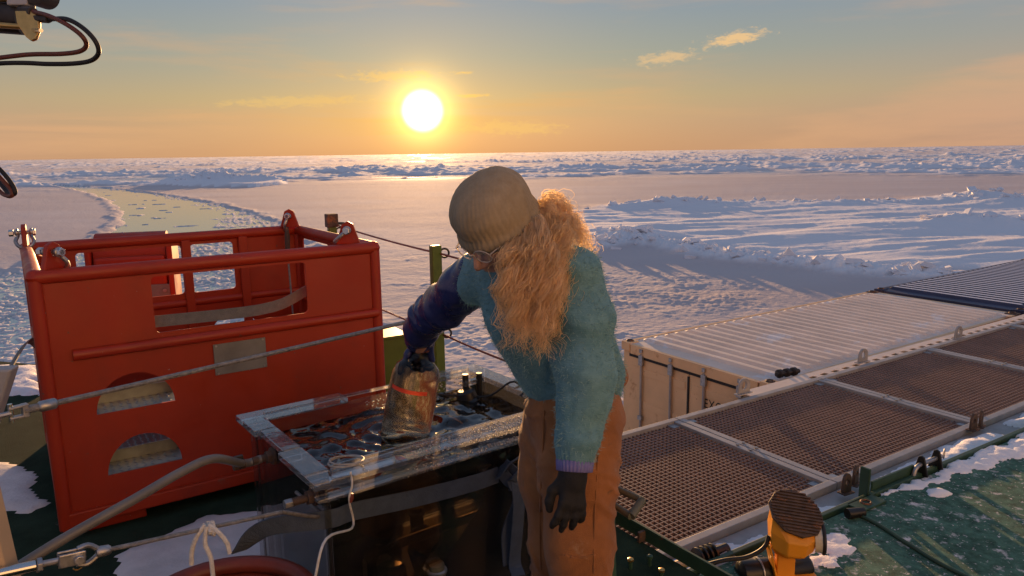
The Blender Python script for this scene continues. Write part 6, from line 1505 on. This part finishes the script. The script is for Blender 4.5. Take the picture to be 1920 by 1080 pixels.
df_object('gauntlet', ga_df, [WD(905, 490, 2.1), WD(880, 580, 2.2), WD(760, 600, 2.45), bt1, bt1 - svr * 0.08, bt1 + svr * 0.08 + dvr * 0.05, wr_ + nvr * 0.08], 0.07, 0.0045, 'navy_glove', person, base, 1, ga_disp)

# hair -----------------------------------------------------------------
def hair():
    clumps = []                    # (path points, strands, spread, curl radius, thickness)
    # fall over the near shoulder: from under the brim down over the chest
    for k in range(120):
        s = RNG.uniform(0, 1); x0 = 950 + 66 * s; y0 = 455 - 50 * s + RNG.uniform(-8, 8)
        x1 = 950 + 92 * s + RNG.normal(0, 8); x2 = 942 + 100 * s ** 0.9 + RNG.normal(0, 12); x3 = 955 + 88 * s + RNG.normal(0, 18)
        yend = RNG.uniform(525, 692) - 40 * abs(s - 0.5); dd_ = RNG.uniform(-0.03, 0.035)
        clumps.append(([WD(x0, y0, 1.845 + dd_ * 0.4), WD((x0 + x1) / 2, (y0 + 500) / 2, 1.80 + dd_), WD(x1, 500, 1.785 + dd_), WD(x2, 590 if yend > 620 else 550, 1.79 + dd_), WD(x3, yend, 1.80 + dd_)], 20, 0.0055, 0.0100, 0.00085))
    # wind-blown curls behind the brim, against the light
    for k in range(60):
        s = RNG.uniform(0, 1); x0, y0 = 1003 + RNG.uniform(-6, 8), 388 + 34 * s
        rch = RNG.uniform(0.3, 1.0) ** 0.8; ex_, ey_ = 1016 + 96 * rch * (0.42 + 0.58 * s), 384 + 82 * s * rch + RNG.normal(0, 10) - 10 * (1 - s)
        clumps.append(([WD(x0, y0, 1.93 + RNG.uniform(-0.03, 0.05)), WD(x0 * 0.55 + ex_ * 0.45, y0 * 0.6 + ey_ * 0.4 - 8, 1.94 + RNG.uniform(-0.04, 0.06)), WD(ex_, ey_, 1.94 + RNG.uniform(-0.05, 0.07)), WD(ex_ + RNG.normal(6, 10), ey_ + RNG.uniform(0, 36), 1.93 + RNG.uniform(-0.04, 0.06))], 11, 0.0050, 0.0135, 0.0008))
    # locks running down the back of the neck to the shoulder
    for k in range(26):
        s = RNG.uniform(0, 1); x0, y0 = 1000 + 12 * s, 400 + 12 * s
        clumps.append(([WD(x0, y0, 1.90), WD(1030 + 20 * s, 440, 1.86), WD(1034 + 24 * s + RNG.normal(0, 8), 500, 1.815), WD(1026 + 26 * s + RNG.normal(0, 10), RNG.uniform(560, 640), 1.80)], 18, 0.0060, 0.0100, 0.00085))
    # side curtain joining the windblown curls to the fall, resting on the shoulder
    for k in range(20):
        s = RNG.uniform(0, 1); x0, y0 = 1006 + 8 * s, 392 + 24 * s
        clumps.append(([WD(x0, y0, 1.915), WD(1034 + 22 * s + RNG.normal(0, 5), 408 + 20 * s, 1.89), WD(1048 + 22 * s + RNG.normal(0, 8), 448 + RNG.normal(0, 8), 1.845), WD(1050 + 22 * s + RNG.normal(0, 10), 492 + RNG.uniform(-16, 40), 1.805)], 13, 0.0060, 0.0115, 0.00085))
    V, Fs, off_ = [], [], 0
    for pts, ns, sp_, cr_, th_ in clumps:
        n_ = 30; C = smooth_path(pts, n_); T = np.gradient(C, axis=0); Ln = np.linalg.norm(T, axis=1).sum(); T /= np.linalg.norm(T, axis=1)[:, None]
        u = np.cross(T, bk_ + 0.01); u /= np.linalg.norm(u, axis=1)[:, None]; w = np.cross(T, u); tt = np.linspace(0, 1, n_)
        ph0 = RNG.uniform(0, 6.28); turns = Ln / RNG.uniform(0.045, 0.075)
        for s in range(ns):
            o_ = RNG.normal(0, sp_, 2); loose = RNG.random() < 0.18; o_ = o_ * (2.2 if loose else 1.0); ph = ph0 + RNG.normal(0, 1.2 if loose else 0.26); cr2 = cr_ * RNG.uniform(0.6, 1.3) * (0.25 + 0.75 * sstep(tt, 0.0, 0.35)); a = ph + tt * turns * 6.283 * RNG.uniform(0.985, 1.015)
            P = C + u * (o_[0] * (0.4 + 0.9 * tt) + cr2 * np.cos(a))[:, None] + w * (o_[1] * (0.4 + 0.6 * tt) + cr2 * np.sin(a))[:, None]
            cut = n_ - RNG.integers(0, 8); P = P[:cut]; uu = u[:cut]; ww = w[:cut]; r_ = th_ * np.linspace(1, 0.45, cut)[:, None]
            an_ = RNG.uniform(-0.9, 0.9); sd_ = uu * math.cos(an_) + ww * math.sin(an_)      # flat strands let the sun through
            tri = np.stack([P + sd_ * r_, P - sd_ * r_], 1).reshape(-1, 3)
            k = np.arange(cut - 1)[:, None] * 2 + off_
            Fs.append(k + np.array([[0, 1, 3, 2]]))
            V.append(tri); off_ += len(tri)
    V = np.vstack(V) - base; Q = np.vstack(Fs)
    me = bpy.data.meshes.new('hair'); me.from_pydata(V.tolist(), [], Q.tolist()); me.materials.append(MATS['blond_hair'])
    o = bpy.data.objects.new('hair', me); COL.objects.link(o); o.parent = person; o['label'] = 'long curly strawberry blond hair, glowing where the sun shines through'
    me.polygons.foreach_set('use_smooth', np.ones(len(me.polygons), bool))
    # body of the hair behind the strands
    def mass(P):
        d = chain(P, [(WD(988, 430, 1.88), 0.036), (WD(992, 480, 1.835), 0.040), (WD(1000, 540, 1.845), 0.034), (WD(998, 590, 1.85), 0.022), (WD(996, 610, 1.855), 0.010)], 0.03)
        d = smin(d, chain(P, [(WD(1012, 412, 1.93), 0.018), (WD(1040, 470, 1.87), 0.026), (WD(1045, 540, 1.82), 0.022)], 0.02), 0.03)
        return smin(d, seg_df(P, WD(1005, 395, 1.92), WD(1015, 405, 1.93), 0.012, 0.008), 0.02)
    mo, _, _ = df_object('hair_body', mass, [WD(985, 420, 1.87), WD(990, 660, 1.82), WD(1060, 400, 1.93), WD(1060, 560, 1.8)], 0.08, 0.007, 'hair_mass', o, base, 2, lambda V, N: 0.005 * n3(V, 0.03, 3))
hair()
